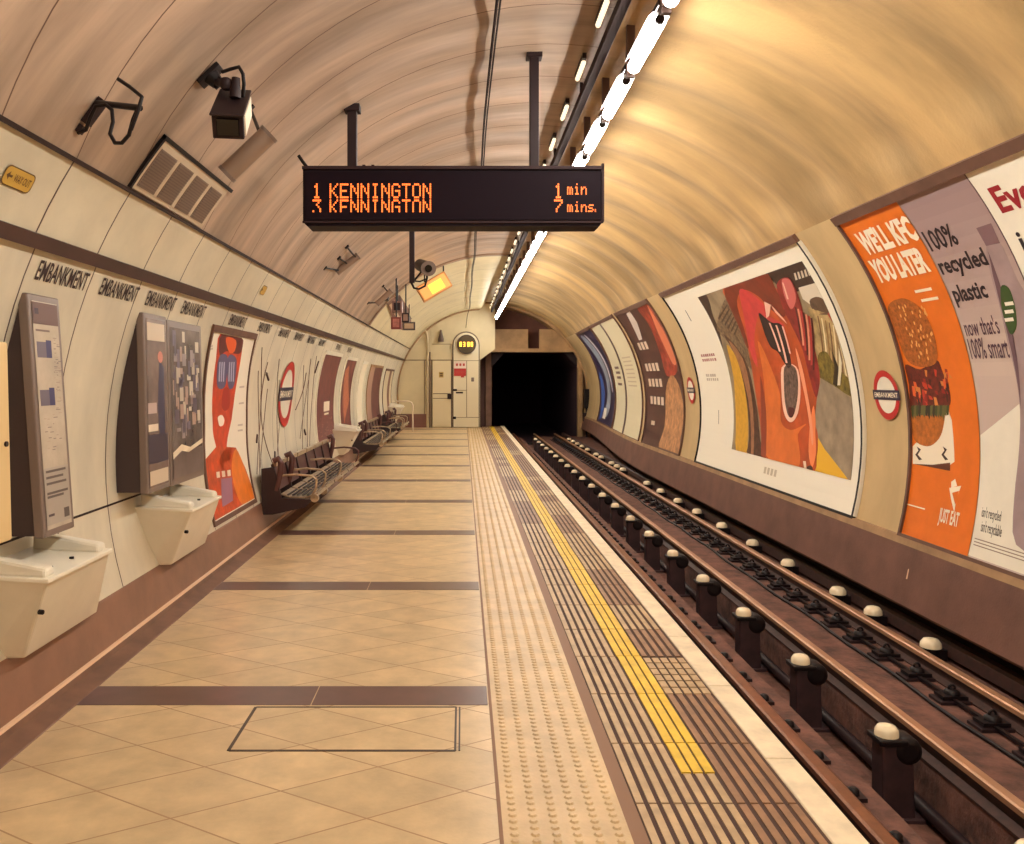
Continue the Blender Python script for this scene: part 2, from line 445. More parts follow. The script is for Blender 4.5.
# access cover set in the floor
cov = thing('access_cover', 'rectangular tiled access cover with thin metal frame set in platform floor', 'floor cover', (-.7598, 3.9456, 0))
mb = MB(); x0, x1, y0, y1 = -1.07, -.035, 3.885, 4.40
for a in ((x0, x1, y0-.006, y0+.008), (x0, x1, y1-.008, y1+.006), (x0-.01, x0+.006, y0, y1), (x1-.006, x1+.004, y0, y1), (x1+.014, x1+.022, y0, y1)): mb.box(*a, .0, .003)
mb.build('frame', mat('cover_metal', (58, 40, 30), .4), cov)
mb = MB(); mb.box(x0+.006, x1-.006, y0+.008, y1-.008, -.01, .002); o_ = mb.build('tile_tray', fm, cov)

# ------------------------------------------------------------------ rails
def rail(name, X, ztop, label, top=rail_top, hw=.035, h=.12, hollow=False):
    t = thing(name, label, 'rail', (X, 0, 0))
    z = ztop
    mb = MB(); mb.prism_y([(X-hw, z-.035), (X-.012, z-.05), (X-.010, z-h+.025), (X-.065, z-h+.012), (X-.065, z-h), (X+.065, z-h), (X+.065, z-h+.012), (X+.010, z-h+.025), (X+.012, z-.05), (X+hw, z-.035)], YB, 30.6)
    mb.build('rail_web', rust, t)
    mb = MB(); mb.prism_y([(X-hw, z-.035), (X+hw, z-.035), (X+hw, z-.008), (X+hw*.7, z), (X-hw*.7, z), (X-hw, z-.008)], YB, 30.6)
    mb.build('rail_head', top, t)
    return t
rail('running_rail', 1.80, -.25, 'brown running rail tucked close beside the platform edge', rail_soft, .042, .15)
rail('conductor_rail', 2.56, -.25, 'raised centre rail with shiny top running behind the white-capped black posts', rail_top, .032)
rail('running_rail', 3.30, -.25, 'far running rail with shiny top beside the brown wall slab', rail_top, .034)
mb = MB(); mb.prism_y([(3.54, -.33), (3.64, -.33), (3.64, -.24), (3.62, -.22), (3.56, -.22), (3.54, -.24)], YB, 30.6)
tag(mb.build('conductor_rail', rust), 'dark outer conductor rail in the recess under the right wall slab', 'rail')

# insulator posts in the pit
def post():
    t = thing('insulator_post', '', 'post', (2.34, 3.40, -.65), 'black posts with white caps in the track pit')
    Y = 3.40
    mb = MB(); mb.hexa([(2.235, Y-.05, -.66), (2.41, Y-.05, -.66), (2.41, Y+.09, -.66), (2.235, Y+.09, -.66), (2.235, Y-.045, -.25), (2.40, Y-.045, -.25), (2.40, Y+.085, -.25), (2.235, Y+.085, -.25)])
    mb.build('post_body', post_m, t, bevel=.012)
    mb = MB(); mb.box(2.20, 2.46, Y-.07, Y+.11, -.665, -.635); mb.build('foot_plate', post_m, t, bevel=.006)
    mb = MB(); mb.lathe((2.375, Y-.055, -.285), [(.04, 0), (.068, .006), (.075, .03), (.075, .12), (.065, .14)], 18, axis='Y'); mb.build('hood', black, t)
    mb = MB(); mb.box(2.215, 2.37, Y-.06, Y+.10, -.255, -.222); mb.build('collar', black, t, bevel=.008)
    mb = MB(); mb.lathe((2.287, Y+.02, -.224), [(.062, 0), (.06, .032), (.046, .052), (.02, .06)], 16); mb.build('white_cap', pot_white, t)
    return t
P0 = post(); names = ['nearest white-capped black post in the track pit, mostly below the frame corner',
 'large black post with white cap in the pit, nearest fully visible one']
P0['label'] = names[0]
for k in range(1, 21):
    o = dup(P0, 1.17*k, '')
    o['label'] = names[1] if k == 1 else ('%s white-capped black pit post counted from the camera' % ['third', 'fourth', 'fifth', 'sixth', 'seventh', 'eighth', 'ninth', 'tenth', 'eleventh', 'twelfth', 'thirteenth', 'fourteenth', 'fifteenth', 'sixteenth', 'seventeenth', 'eighteenth', 'nineteenth', 'twentieth', 'twenty-first'][k-2])
# drain pipe along the pit between the posts
mb = MB(); mb.tube([(2.47, y*1., -.60) for y in range(-6, 30)], .035, 8)
tag(mb.build('pit_pipe', black_mid), 'dark pipe lying along the pit floor behind the white-capped posts', 'pipe')
# rail chairs of the far rail
def chair(X, Y, z, lab, grp):
    t = thing('rail_chair', lab, 'rail chair', (X, Y, z), grp)
    mb = MB(); mb.box(X-.10, X+.10, Y-.075, Y+.075, z, z+.022); mb.build('base_plate', black_mid, t, bevel=.004)
    mb = MB(); mb.box(X-.075, X+.085, Y-.055, Y+.055, z+.026, z+.048)
    mb.lathe((X+.01, Y, z+.05), [(.05, 0), (.045, .02), (.03, .03)], 10); mb.build('clamp', black, t)
    mb = MB(); mb.tube([(X+.01+.020*math.cos(a), Y+.0, z+.085+.020*math.sin(a)) for a in [i*math.pi/5 for i in range(11)]], .009, 6); mb.build('spring_clip', black, t)
    return t
C0 = chair(3.13, 3.78, -.37, 'small black rail chair with spring clip in the row left of the far rail', 'rail chairs fastening the far running rail')
for k in range(1, 61): dup(C0, .42*k, C0['label'])
def stub(X, Y, z, lab, grp):
    t = thing('rail_chair', lab, 'rail chair', (X, Y, z), grp)
    mb = MB(); mb.box(X-.075, X+.05, Y-.05, Y+.05, z, z+.02); mb.build('base_plate', black_mid, t)
    mb = MB(); mb.lathe((X+.0, Y, z+.02), [(.032, 0), (.03, .025), (.015, .035)], 8); mb.build('clamp_bolt', black, t)
    return t
C1 = stub(1.955, 3.0, -.40, 'small dark rail chair just visible beside the platform-edge rail', 'rail chairs under the rail by the platform edge')
for k in range(1, 50): dup(C1, .42*k, C1['label'])
mb = MB(); mb.box(3.115, 3.14, YB, 29.6, -.355, -.335); tag(mb.build('link_rod', black), 'straight dark rod running through the row of rail chairs', 'rod')
mb = MB(); mb.tube([(2.99+.012*math.sin(i*1.3)+.008*math.sin(i*.47), -6+i*.3, -.355) for i in range(118)], .013, 6)
tag(mb.build('track_cable', black), 'thin dark wavy cable lying between the centre and far rails', 'cable')
# white pots under the outer conductor rail
potY = [6.25, 7.13, 7.8, 9.0, 10.1, 11.3, 12.5, 13.6, 14.8, 15.9, 18.3, 19.0, 19.7, 21.2, 22, 23.5, 24.6, 25.6, 26.6, 27.6]
t = thing('rail_insulator', '', 'insulator', (3.44, potY[0], -.36), 'white insulators beside the outer conductor rail')
mb = MB(); mb.lathe((3.44, potY[0], -.27), [(.074, 0), (.072, .03), (.052, .058), (.025, .065)], 16); mb.build('pot', pot_white, t)
mb = MB(); mb.lathe((3.44, potY[0], -.37), [(.055, 0), (.055, .10)], 12); mb.box(3.47, 3.535, potY[0]-.05, potY[0]+.05, -.36, -.28); mb.build('pot_stand', black, t)
PT = t
ordn = ['nearest', 'second nearest', 'third nearest', 'fourth nearest', 'fifth nearest', 'sixth nearest', 'seventh nearest', 'eighth nearest', 'ninth nearest', 'tenth nearest', 'eleventh nearest', 'twelfth nearest', 'thirteenth nearest', 'fourteenth nearest', 'fifteenth nearest', 'sixteenth nearest', 'seventeenth nearest', 'eighteenth nearest', 'nineteenth nearest', 'farthest']
PT['label'] = 'nearest white domed insulator pot between far rail and brown wall slab'
for k in range(1, len(potY)): dup(PT, potY[k]-potY[0], '%s white domed insulator pot between far rail and brown wall slab' % ordn[k])

# ------------------------------------------------------------------ lights
tube_m = bpy.data.materials.new('fluorescent_tube'); tube_m.use_nodes = True
b = tube_m.node_tree.nodes['Principled BSDF']; b.inputs['Base Color'].default_value = (1, 1, 1, 1)
b.inputs['Emission Color'].default_value = (*TUBE_COLOR, 1); b.inputs['Emission Strength'].default_value = TUBE_POWER
LX, LZ = 1.15, 3.80
y0 = 4.92-1.02*10
def light(Y):
    t = thing('strip_light', '', 'light', (LX, Y, LZ), 'fluorescent tube lights hung in a row above the platform edge')
    mb = MB(); mb.cyl((LX, Y+.07, LZ), (LX, Y+.81, LZ), .042, n=14); mb.build('tube', tube_m, t)
    mb = MB(); mb.cyl((LX, Y+.04, LZ), (LX, Y+.07, LZ), .030, n=12); mb.cyl((LX, Y+.81, LZ), (LX, Y+.84, LZ), .030, n=12)
    mb.box(LX-.022, LX+.022, Y-.01, Y+.89, LZ+.060, LZ+.095); mb.prism_y([(LX-.064, LZ+.028), (LX-.034, LZ+.058), (LX+.034, LZ+.058), (LX+.064, LZ+.028), (LX+.036, LZ+.068), (LX-.036, LZ+.068)], Y+.07, Y+.81); mb.build('batten', black_mid, t)
    mb = MB(); mb.box(LX-.028, LX+.028, Y+.90, Y+.94, LZ-.03, LZ+.36); mb.box(LX-.03, LX+.03, Y+.885, Y+1.005, LZ+.0, LZ+.03); mb.build('hanger', mat('hanger_brown', (84, 56, 46), .5), t)
    return t
L0 = light(y0); L0['label'] = 'fluorescent tube light of the row, hanging behind the camera'
for k in range(1, 34):
    Y = y0+1.02*k
    i = k-10
    lab = 'fluorescent tube light of the row, hanging behind or above the camera' if i < 0 else \
      ['brightest and largest tube light at the top of the frame', 'second tube light down from the top of the frame', 'third tube light down from the top, above the indicator sign', 'fourth tube light, just above the top edge of the indicator sign'][i] if i < 4 else \
      'small distant tube light in the row seen below the indicator sign'
    dup(L0, 1.02*k, lab)
mb = MB(); mb.prism_y([(.95, 3.97), (1.01, 3.97), (1.01, 4.03), (.95, 4.03)], YB, 29)
for k in range(18):
    y = -5+2*k; mb.box(.965, .99, y, y+.03, 4.03, 4.17)
tag(mb.build('cable_trunking', mat('trunking_dark', (40, 24, 22), .85, spec=.2)), 'long dark square cable trunking running under the vault left of the tube lights', 'trunking')
mb_l = MB(); mb_l.cyl((.90, 4.3, 4.06), (.90, 4.65, 4.06), .018, n=10)
trunk_m = mat('trunking_dark', (40, 24, 22), .85, spec=.2)
s2 = bpy.data.materials.new('small_lamp'); s2.use_nodes = True; b = s2.node_tree.nodes['Principled BSDF']
b.inputs['Emission Color'].default_value = (1, .8, .55, 1); b.inputs['Emission Strength'].default_value = 1.3
U0 = thing('emergency_light', 'small dim second-row lamp tucked behind the dark ceiling trunking', 'light', (.9, 4.3, 4.06), 'small lamps behind the ceiling trunking')
mb_l.build('lamp_tube', s2, U0)
mb = MB(); mb.box(.885, .915, 4.25, 4.7, 4.075, 4.115); mb.build('batten', black_mid, U0)  # second row of small emissive tubes, mostly hidden by the trunking
for k in range(1, 24): dup(U0, 1.02*k, U0['label'])
# cable along the crown
mb = MB(); pts = [(.205+.01*math.sin(i*.9), -2+i*.8, 4.09-.035*abs(math.sin(i*math.pi/5))) for i in range(39)]+[(.15, 29.4, 3.9), (.1, 29.86, 3.5), (.1, 29.86, 3.33)]
mb.tube(pts, .010, 6); mb.tube([(p[0]+.022, p[1], p[2]+.01) for p in pts[:-3]], .007, 6)
tag(mb.build('ceiling_cable', trunk_m), 'thin black cable strung along the vault from camera to the end-wall clock', 'cable')

# ------------------------------------------------------------------ next-train indicator
FONT = {'K': ['10001', '10010', '10100', '11000', '10100', '10010', '10001'], 'E': ['11111', '10000', '10000', '11110', '10000', '10000', '11111'],
 'N': ['10001', '11001', '10101', '10101', '10011', '10001', '10001'], 'I': ['01110', '00100', '00100', '00100', '00100', '00100', '01110'],
 'G': ['01110', '10001', '10000', '10111', '10001', '10001', '01110'], 'T': ['11111', '00100', '00100', '00100', '00100', '00100', '00100'],
 'O': ['01110', '10001', '10001', '10001', '10001', '10001', '01110'], '1': ['00100', '01100', '00100', '00100', '00100', '00100', '01110'],
 '3': ['11111', '00010', '00100', '00010', '00001', '10001', '01110'], '7': ['11111', '00001', '00010', '00100', '01000', '01000', '01000'],
 'm': ['00000', '00000', '11010', '10101', '10101', '10101', '10101'], 'i': ['00100', '00000', '01100', '00100', '00100', '00100', '01110'],
 'n': ['00000', '00000', '10110', '11001', '10001', '10001', '10001'], 's': ['00000', '00000', '01111', '10000', '01110', '00001', '11110'], '.': ['0', '0', '0', '0', '0', '1', '1']}
SY = 6.35
def sx(px): return (px-VPX)*SY/FPX
def sz(py): return EYE+(VPY-py)*SY/FPX
sign = thing('train_indicator', 'long black hanging next-train indicator with orange dot-matrix text', 'sign', (0, SY, sz(168)))
mb = MB(); x0, x1, z0, z1 = sx(303), sx(603), sz(226), sz(168)
mb.prism_y([(x0, z0+.03), (x0+.03, z0), (x1-.03, z0), (x1, z0+.03), (x1, z1), (x0, z1)], SY, SY+.24)
mb.build('housing', mat('sign_housing', (30, 17, 24), .6, spec=.15), sign, bevel=.006)
mb = MB(); mb.box(x0+.02, x1-.02, SY-.012, SY+.01, z0+.045, z1-.03); mb.build('display_screen', mat('screen_glass', (26, 12, 22), .6, spec=.12), sign)
mb = MB(); mb.box(x0-.004, x1+.004, SY-.02, SY+.25, z1-.012, z1+.012); mb.box(x0, x1, SY-.02, SY, z0+.02, z0+.035)
mb.box(x1-.012, x1+.006, SY-.02, SY+.02, z0+.03, z1+.03); mb.box(sx(362), sx(365), SY+.02, SY+.04, z1, z1+.03); mb.box(sx(371), sx(374), SY+.02, SY+.04, z1, z1+.03)
mb.build('rim', mat('rim_dark', (54, 36, 38), .6, spec=.2), sign)
led = mat('orange_led', (255, 110, 40), .5, emit=1.5, ecol=(1, .20, .035))
mb = MB(); cw, chh = sx(463+1.72)-sx(463), (sz(0)-sz(2.1))
def led_text(s, px, ptop, rows=7, r0=0, dx=1.72, dy=2.15):
    x = px
    for c in s:
        if c == ' ': x += 6*dx; continue
        g = FONT[c]
        for r in range(r0, rows):
            for k, v in enumerate(g[r]):
                if v == '1': mb.box(sx(x+k*dx), sx(x+(k+.82)*dx), SY-.016, SY-.013, sz(ptop+(r-r0+.8)*dy), sz(ptop+(r-r0)*dy))
        x += (len(g[0])+1)*dx
for nm, args in (('platform_order_text', [('1', 313, 184), ('3', 313, 200, 6)]), ('destination_text', [('KENNINGTON', 330, 184)]), ('lower_destination_text', [('KENNINGTON', 330, 200, 6)]), ('minutes_text', [('1', 554, 184), ('7', 554, 200, 6), ('min', 567, 184, 7, 0, 1.15, 1.6), ('mins.', 567, 202, 7, 0, 1.15, 1.5)])):
    mb = MB()
    for a_ in args: led_text(*a_)
    mb.build(nm, led, sign)
for px, py, wd in ((351, 118, 9), (535, 44, 9)):
    mb = MB(); x = sx(px); ztop = W(SY+.1, 90).z
    zt = CZ+math.sqrt(RR**2-(x-CX)**2)
    mb.box(x-.035, x+.035, SY+.05, SY+.12, z1, zt+.02); mb.box(x-.06, x+.06, SY+.03, SY+.14, zt-.035, zt+.02)
    mb.build('hanger_pole', black_mid, sign, bevel=.005)
mb = MB(); mb.tube([Vector((sx(296), SY+.1, sz(152))), Vector((sx(300), SY+.1, sz(158))), Vector((sx(306), SY+.1, sz(166)))], .014, 6); mb.build('feed_cable', black, sign)
# ------------------------------------------------------------------ posters on the right wall
C = {}
def K(r, g, b, rough=.5, var=0., scale=14):
    k = (r, g, b, rough, var, scale)
    if k not in C: C[k] = mat('print_%d_%d_%d_%d_%d' % (r, g, b, int(var*100), scale), (r, g, b), rough, var=var, scale=scale)
    return C[k]
class WallArt(Art):
    def __init__(s, side, Y0, th0, step=.12):
        s.side, s.Y0, s.th0 = side, Y0, th0
        super().__init__(map_right(Y0, th0) if side > 0 else map_left(Y0, th0), step)
    def pt(s, px, py):
        Y, t = meas(px, py)
        if s.side > 0: return (s.Y0-Y, math.radians(t-s.th0)*RR)
        t = t % 360
        return (Y-s.Y0, math.radians(s.th0-t)*RR)
    def pp(s, pts, m, layer=1, smooth=4, clip=None):
        q = [s.pt(*p) for p in pts]
        if smooth: q = smooth_poly(q, smooth)
        if clip: q = [(min(max(u, clip[0]), clip[1]), min(max(v, clip[2]), clip[3])) for u, v in q]
        s.poly(q, m, layer)
    def tp(s, t, lb, rt, m, layer=5, bold=.0):
        u0, v0 = s.pt(*lb); u1, v1 = s.pt(*rt); s.text(t, u0, v0, u1-u0, v1-v0, m, layer, bold)
TH0, TH1 = -14.0, 36.8
HV = math.radians(TH1-TH0)*RR
def billboard(Yfar, Ynear, label, sheets, edge=None, group=None, top=True):
    t = thing('billboard', label, 'advertisement', (W(Yfar, 0).x, (Yfar+Ynear)/2, W(Yfar, TH0).z), group)
    mb = MB(); 
    curved_box(mb, 0, Ynear-.03, Yfar+.03, TH1, TH1+1.5, -.005, .035, 0, 3)
    mb.build('top_rail', brown_strip, t)
    mb = MB()
    for y in (Ynear-.03, Yfar): curved_box(mb, 0, y, y+.03, TH0, TH1, -.005, .03, 0, 16)
    curved_box(mb, 0, Ynear-.03, Yfar+.03, TH0-.5, TH0, -.005, .03, 0, 2)
    mb.build('frame', edge or tan_trim, t)
    for f in sheets: f(t)
    return t

# near group: fried chicken, bottle, "Every..."
def sheet_orange(t):
    W_ = .90; a = WallArt(1, 6.90, TH0); oc = K(236, 118, 28, .45, .06, 5); cr = K(246, 232, 205)
    a.rect(0, W_, 0, HV, oc, 0)
    cl = (.005, W_-.005, .01, HV-.01)
    c = lambda x, y: (850+x/2.637, 240+y/2.637); d = lambda x, y: (860+x/3.244, 340+y/3.244)
    a.tp("WE'LL KFC", (869, 255), (906, 213), cr, 5, .05); a.tp("YOU LATER", (881, 283), (920, 245), cr, 5, .05)
    a.rect(*[q for q in (a.pt(917, 292)[0], a.pt(935, 292)[0])], a.pt(925, 291)[1], a.pt(925, 288)[1], cr, 3)
    a.rect(a.pt(923, 300)[0], a.pt(941, 300)[0], a.pt(932, 300)[1], a.pt(932, 297)[1], cr, 3)
    a.pp([d(170, 345), d(240, 270), d(285, 205), d(303, 260), d(312, 395), d(288, 412), d(240, 405), d(176, 402)], cr, 1, 0, cl)      # wrapper
    a.pp([d(176, 402), d(240, 405), d(298, 398), d(298, 425), d(230, 412)], K(96, 48, 30), 2, 0, cl)
    a.pp([d(168, 235), d(215, 225), d(275, 232), d(278, 270), d(262, 320), d(225, 345), d(180, 320)], K(206, 116, 40, .5, .25, 22), 3, 4, cl)   # lower bun
    rr_ = random.Random(5); 
    a.pp([c(150, 328), c(190, 340), c(232, 315), c(250, 350), c(268, 400), c(264, 440), c(215, 452), c(165, 448), c(160, 380)], K(120, 36, 24, .45, .35, 30), 3, 4, cl)
    for i in range(46):                                                                               # crisp filling
        x, y = rr_.uniform(165, 262), rr_.uniform(335, 440); l = rr_.uniform(12, 30)
        a.pp([c(x, y), c(x+7, y+2), c(x+8+rr_.uniform(-3, 6), y+l), c(x+3, y+l-3)], K(*rr_.choice([(196, 60, 34), (226, 96, 44), (150, 36, 28), (70, 26, 20), (214, 130, 60)])), 4, 0, cl)
    for i in range(16):
        x = 165+i*6.2; a.pp([c(x, 438), c(x+9, 434), c(x+7, 468+rr_.uniform(-8, 8)), c(x+2, 462)], K(*rr_.choice([(70, 74, 36), (52, 44, 26), (100, 96, 50)])), 5, 0, cl)
    a.pp([c(104, 180), c(140, 152), c(185, 172), c(216, 218), c(233, 275), c(232, 322), c(195, 334), c(158, 318), c(135, 270)], K(196, 106, 38, .45, .35, 34), 6, 5, cl)  # top bun
    for i in range(60):
        x, y = rr_.uniform(120, 222), rr_.uniform(172, 312)
        if (x-105) < (y-150)*.45+4 or x > 130+(y-150)*.62+60: continue
        u, v = a.pt(*c(x, y)); a.ell(min(max(u, .03), W_-.03), v, .011, .016, K(232, 168, 92), 7, 8)
    for lx in (195, 280):
        a.pp([d(lx-6, 345), d(lx+8, 355), d(lx-2, 372), d(lx+12, 388), d(lx+2, 390), d(lx-10, 372), d(lx, 358)], K(60, 36, 26), 3, 0, cl)
    a.tp('JUST EAT', (939, 526), (962, 513), cr, 5, .03)
    a.pp([(951, 488), (963, 486), (958, 500), (956, 513), (953, 500)], cr, 3, 0, cl); a.pp([(953, 482), (957, 479), (959, 486), (953, 488)], cr, 3, 0, cl)
    a.pp([(954, 493), (961, 491), (957, 505)], oc, 4, 0, cl)
    a.rect(a.pt(907, 515)[0], a.pt(925, 518)[0], .235, .245, cr, 3)
    a.build('orange_sheet', t)
def sheet_bottle(t):
    W_ = .80; a = WallArt(1, 5.99, TH0);  cl = (.005, W_-.005, .01, HV-.01)
    wh = K(240, 232, 212, .5, .04, 3); dk = K(44, 30, 38)
    u0, v0 = a.pt(980, 435); v1 = v0+.42
    a.poly([(0, .01), (W_, .01), (W_, v1), (0, v0)], wh, 1)
    a.rect(0, W_, 0, v1+.004, K(200, 178, 166), 0)
    for k in range(14):      # printed colour fade of the sheet itself, mauve above, pale below
        f = k/13; va = v1+(HV-v1)*(1-(k+1)/14); vb = v1+(HV-v1)*(1-k/14)
        a.rect(0, W_, va, vb, K(int(158+46*f), int(132+50*f), int(132+36*f)), 0)
    a.tp('100%', (934, 251), (950, 222), dk, 5, .02); a.tp('recycled', (947, 279), (983, 246), dk, 5, .03); a.tp("plastic", (960, 307), (984, 279), dk, 5, .03)
    pl = K(92, 66, 80)
    a.tp("now that's", (969, 336), (997, 314), pl, 5, .01); a.tp('100% smart', (974, 359), (1007, 335), pl, 5, .01)
    a.pp([(978, 227), (993, 222), (1002, 242), (988, 245)], K(128, 98, 104, .3), 3, 0, cl)
    a.pp([(988, 245), (1002, 242), (1012, 262), (1026, 290), (1060, 340), (1075, 420), (1070, 520), (1060, 560), (1018, 545), (1016, 500), (1021, 450), (1022, 410), (1017, 372), (1009, 340), (1000, 300), (993, 275)], K(170, 146, 146, .35, .1, 4), 2, 3, cl)
    a.pp([(990, 250), (995, 275), (1002, 303), (1011, 340), (1019, 374), (1023, 408), (1021, 372), (1014, 338), (1006, 303), (999, 275)], K(112, 84, 92), 4, 0, cl)
    a.pp([(1003, 286), (1011, 287), (1017, 305), (1019, 325), (1014, 334), (1009, 326), (1004, 308)], K(58, 84, 40, .45), 5, 4, cl)
    for py in (303, 311, 319): a.rect(a.pt(1007, py)[0], a.pt(1016, py)[0], a.pt(1010, py)[1]-.012, a.pt(1010, py)[1]+.012, wh, 6)
    a.tp("isn't recycled", (983, 520), (1004, 511), dk, 5); a.tp("isn't recyclable", (982, 535), (1005, 526), dk, 5)
    for k in range(3): a.rect(.03, .62, .09+.022*k, .097+.022*k, K(150, 128, 112), 3)
    a.build('bottle_sheet', t)
def sheet_every(t):
    W_ = 1.30; a = WallArt(1, 5.19, TH0); a.rect(0, W_, 0, HV, K(246, 238, 218, .5, .04, 3), 0); a.rect(0, .012, 0, HV, K(90, 66, 72), 1)
    u0, v0 = a.pt(1005, 213); v1 = a.pt(990, 187)[1]; h = v1-v0
    a.text('Every', u0, v0-h*.27, h*3.0, h*1.27, K(158, 30, 42), 4, .03)
    u2, v2 = a.pt(1026, 255); a.text('is', u2+.02, v2, h*.75, h*.85, K(40, 28, 36), 4, .02)
    a.build('white_sheet', t)
BG = billboard(6.90, 3.89, 'near billboard row with orange burger sheet, grey bottle sheet and white sheet', [sheet_orange, sheet_bottle, sheet_every], brown_strip)

def c3(x, y): return (660+x/4.443, 250+y/4.443)
def c4(x, y): return (660+x/4.655, 370+y/4.655)
def sheet_big(t):
    Yf, Yn = 13.0, 7.78; a = WallArt(1, Yf, TH0); wd = Yf-Yn
    a.rect(0, wd, 0, HV, K(248, 240, 220, .45), 0)
    u0, u1 = Yf-11.45, Yf-7.93; v0, v1 = math.radians(-8.0-TH0)*RR, math.radians(33.2-TH0)*RR; cl = (u0, u1, v0, v1)
    a.rect(u0, u1, v0, v1, K(178, 156, 122, .5, .25, 3), 1)
    P = lambda pts, col, L, s_=4, var=0., sc_=14: a.pp(pts, K(*col, .4, var, sc_), L, s_, cl)
    P([c3(148, 210), c3(205, 190), c3(240, 290), c3(265, 350), c3(282, 440), c3(265, 430), c3(215, 310)], (70, 46, 38), 2, 4, .3)
    P([c3(255, 340), c3(290, 220), c3(345, 240), c3(400, 400), c3(440, 540), c3(380, 500), c3(290, 390)], (150, 122, 92), 2, 3, .45, 18)
    for i in range(6): P([c3(262+i*14, 300+i*14), c3(300+i*10, 240+i*18), c3(304+i*10, 244+i*18), c3(267+i*14, 308+i*14)], (74, 52, 40), 3, 0)
    P([c3(300, 420), c3(345, 480), c3(385, 640), c3(395, 844), c4(405, 400), c4(355, 390), c3(340, 700), c3(330, 560)], (228, 172, 52), 3, 3, .1)
    P([c3(285, 370), c3(380, 480), c3(425, 640), c3(450, 844), c4(505, 415), c4(412, 395), c3(400, 844), c3(385, 640), c3(345, 480)], (96, 58, 44), 4, 3, .35)
    P([c3(310, 400), c3(372, 480), c3(410, 640), c3(422, 844), c4(440, 405), c4(428, 400), c3(402, 700), c3(360, 520)], (178, 122, 84), 5, 3, .2)
    # street behind on the right
    P([c3(470, 98), c3(650, 25), c3(690, 80), c3(735, 160), c3(560, 190)], (66, 44, 40), 2, 0, .3)
    for i in range(7): P([c3(600+i*15, 100-i*5), c3(607+i*15, 98-i*5), c3(617+i*15, 128-i*5), c3(608+i*15, 132-i*5)], (214, 200, 178), 3, 0)
    P([c3(620, 165), c3(725, 135), c3(765, 225), c3(680, 245), c3(640, 215)], (224, 212, 190), 3, 0)
    P([c3(670, 225), c3(700, 205), c3(735, 215), c3(765, 228), c3(790, 290), c3(700, 280)], (110, 84, 66), 4, 3, .3)
    P([c3(660, 250), c3(780, 280), c3(830, 380), c3(885, 640), c3(790, 610), c3(720, 560), c3(690, 420)], (206, 176, 120), 4, 0, .35, 9)
    P([c3(750, 282), c3(790, 268), c3(818, 335), c3(778, 322)], (168, 50, 36), 5, 0)
    for i in range(9): P([c3(705+i*17, 290+i*10), c3(710+i*17, 290+i*10), c3(735+i*15, 470+i*15), c3(728+i*15, 466+i*15)], [(120, 84, 54), (232, 214, 170), (150, 110, 60)][i % 3], 5, 0)
    P([c3(708, 470), c3(745, 450), c3(790, 520), c3(870, 590), c3(868, 650), c3(800, 620), c3(718, 570)], (146, 126, 52), 6, 3, .5, 16)
    P([c3(770, 440), c3(800, 520), c3(795, 605), c3(775, 595), c3(782, 520)], (52, 42, 30), 7, 0)
    P([c3(800, 430), c3(815, 500), c3(808, 600), c3(795, 600), c3(802, 500)], (232, 222, 190), 7, 0)
    P([c3(700, 555), c3(800, 615), c3(905, 660), c3(920, 844), c4(920, 540), c4(860, 520), c4(720, 300)], (172, 152, 126), 7, 0, .2, 5)
    P([c4(728, 290), c4(775, 370), c4(880, 540), c4(700, 490)], (238, 184, 48), 8, 0)
    # the glossy figure
    P([c3(280, 158), c3(460, 98), c3(520, 165), c3(600, 255), c3(680, 400), c3(718, 560), c3(704, 660), c3(696, 760), c4(742, 300), c4(738, 400), c4(705, 480), c4(500, 425), c3(450, 760), c3(425, 600), c3(395, 430), c3(350, 290)], (212, 88, 40), 9, 4, .2, 3)
    P([c3(285, 160), c3(460, 100), c3(520, 168), c3(565, 290), c3(500, 262), c3(440, 200), c3(372, 175), c3(350, 250), c3(400, 430), c3(372, 380)], (140, 52, 34), 10, 4, .2, 4)
    P([c3(358, 178), c3(400, 182), c3(465, 235), c3(490, 290), c3(560, 330), c3(520, 352), c3(470, 300), c3(442, 290), c3(425, 400), c3(440, 520), c3(405, 440), c3(380, 300)], (226, 66, 70), 11, 4, .15, 4)
    P([c3(525, 150), c3(575, 118), c3(620, 195), c3(650, 300), c3(690, 420), c3(716, 560), c3(702, 655), c3(670, 560), c3(640, 440), c3(590, 330), c3(550, 250)], (166, 42, 44), 10, 4, .3, 8)
    P([c3(548, 130), c3(585, 130), c3(612, 210), c3(590, 260), c3(560, 200)], (214, 108, 104), 12, 4)
    for i in range(7): P([c3(605+i*12, 250+i*8), c3(613+i*12, 250+i*8), c3(640+i*9, 400+i*22), c3(632+i*9, 400+i*22)], [(92, 30, 34), (232, 150, 120), (190, 60, 56)][i % 3], 12, 0)
    P([c3(446, 275), c3(500, 318), c3(548, 330), c3(575, 420), c3(592, 530), c3(560, 500), c3(530, 450), c3(500, 430), c3(476, 380), c3(460, 330)], (52, 28, 36), 13, 4, .3)
    for pts in ([(470, 225), (500, 240), (492, 290), (480, 300)], [(500, 240), (560, 305), (572, 325), (520, 275)], [(520, 330), (528, 332), (575, 500), (566, 500)], [(490, 320), (498, 322), (545, 450), (536, 448)], [(548, 335), (556, 338), (590, 460), (582, 456)], [(550, 60+80), (556, 140), (580, 215), (572, 215)]):
        P([c3(*q) for q in pts], (244, 190, 170), 14, 0)
    P([c3(548, 520), c3(612, 515), c3(632, 610), c3(620, 725), c3(590, 765), c3(562, 735), c3(548, 650)], (246, 200, 176), 12, 4)
    P([c3(560, 520), c3(608, 520), c3(622, 610), c3(608, 715), c3(590, 745), c3(572, 720), c3(560, 640)], (134, 106, 94), 13, 4, .5, 22)
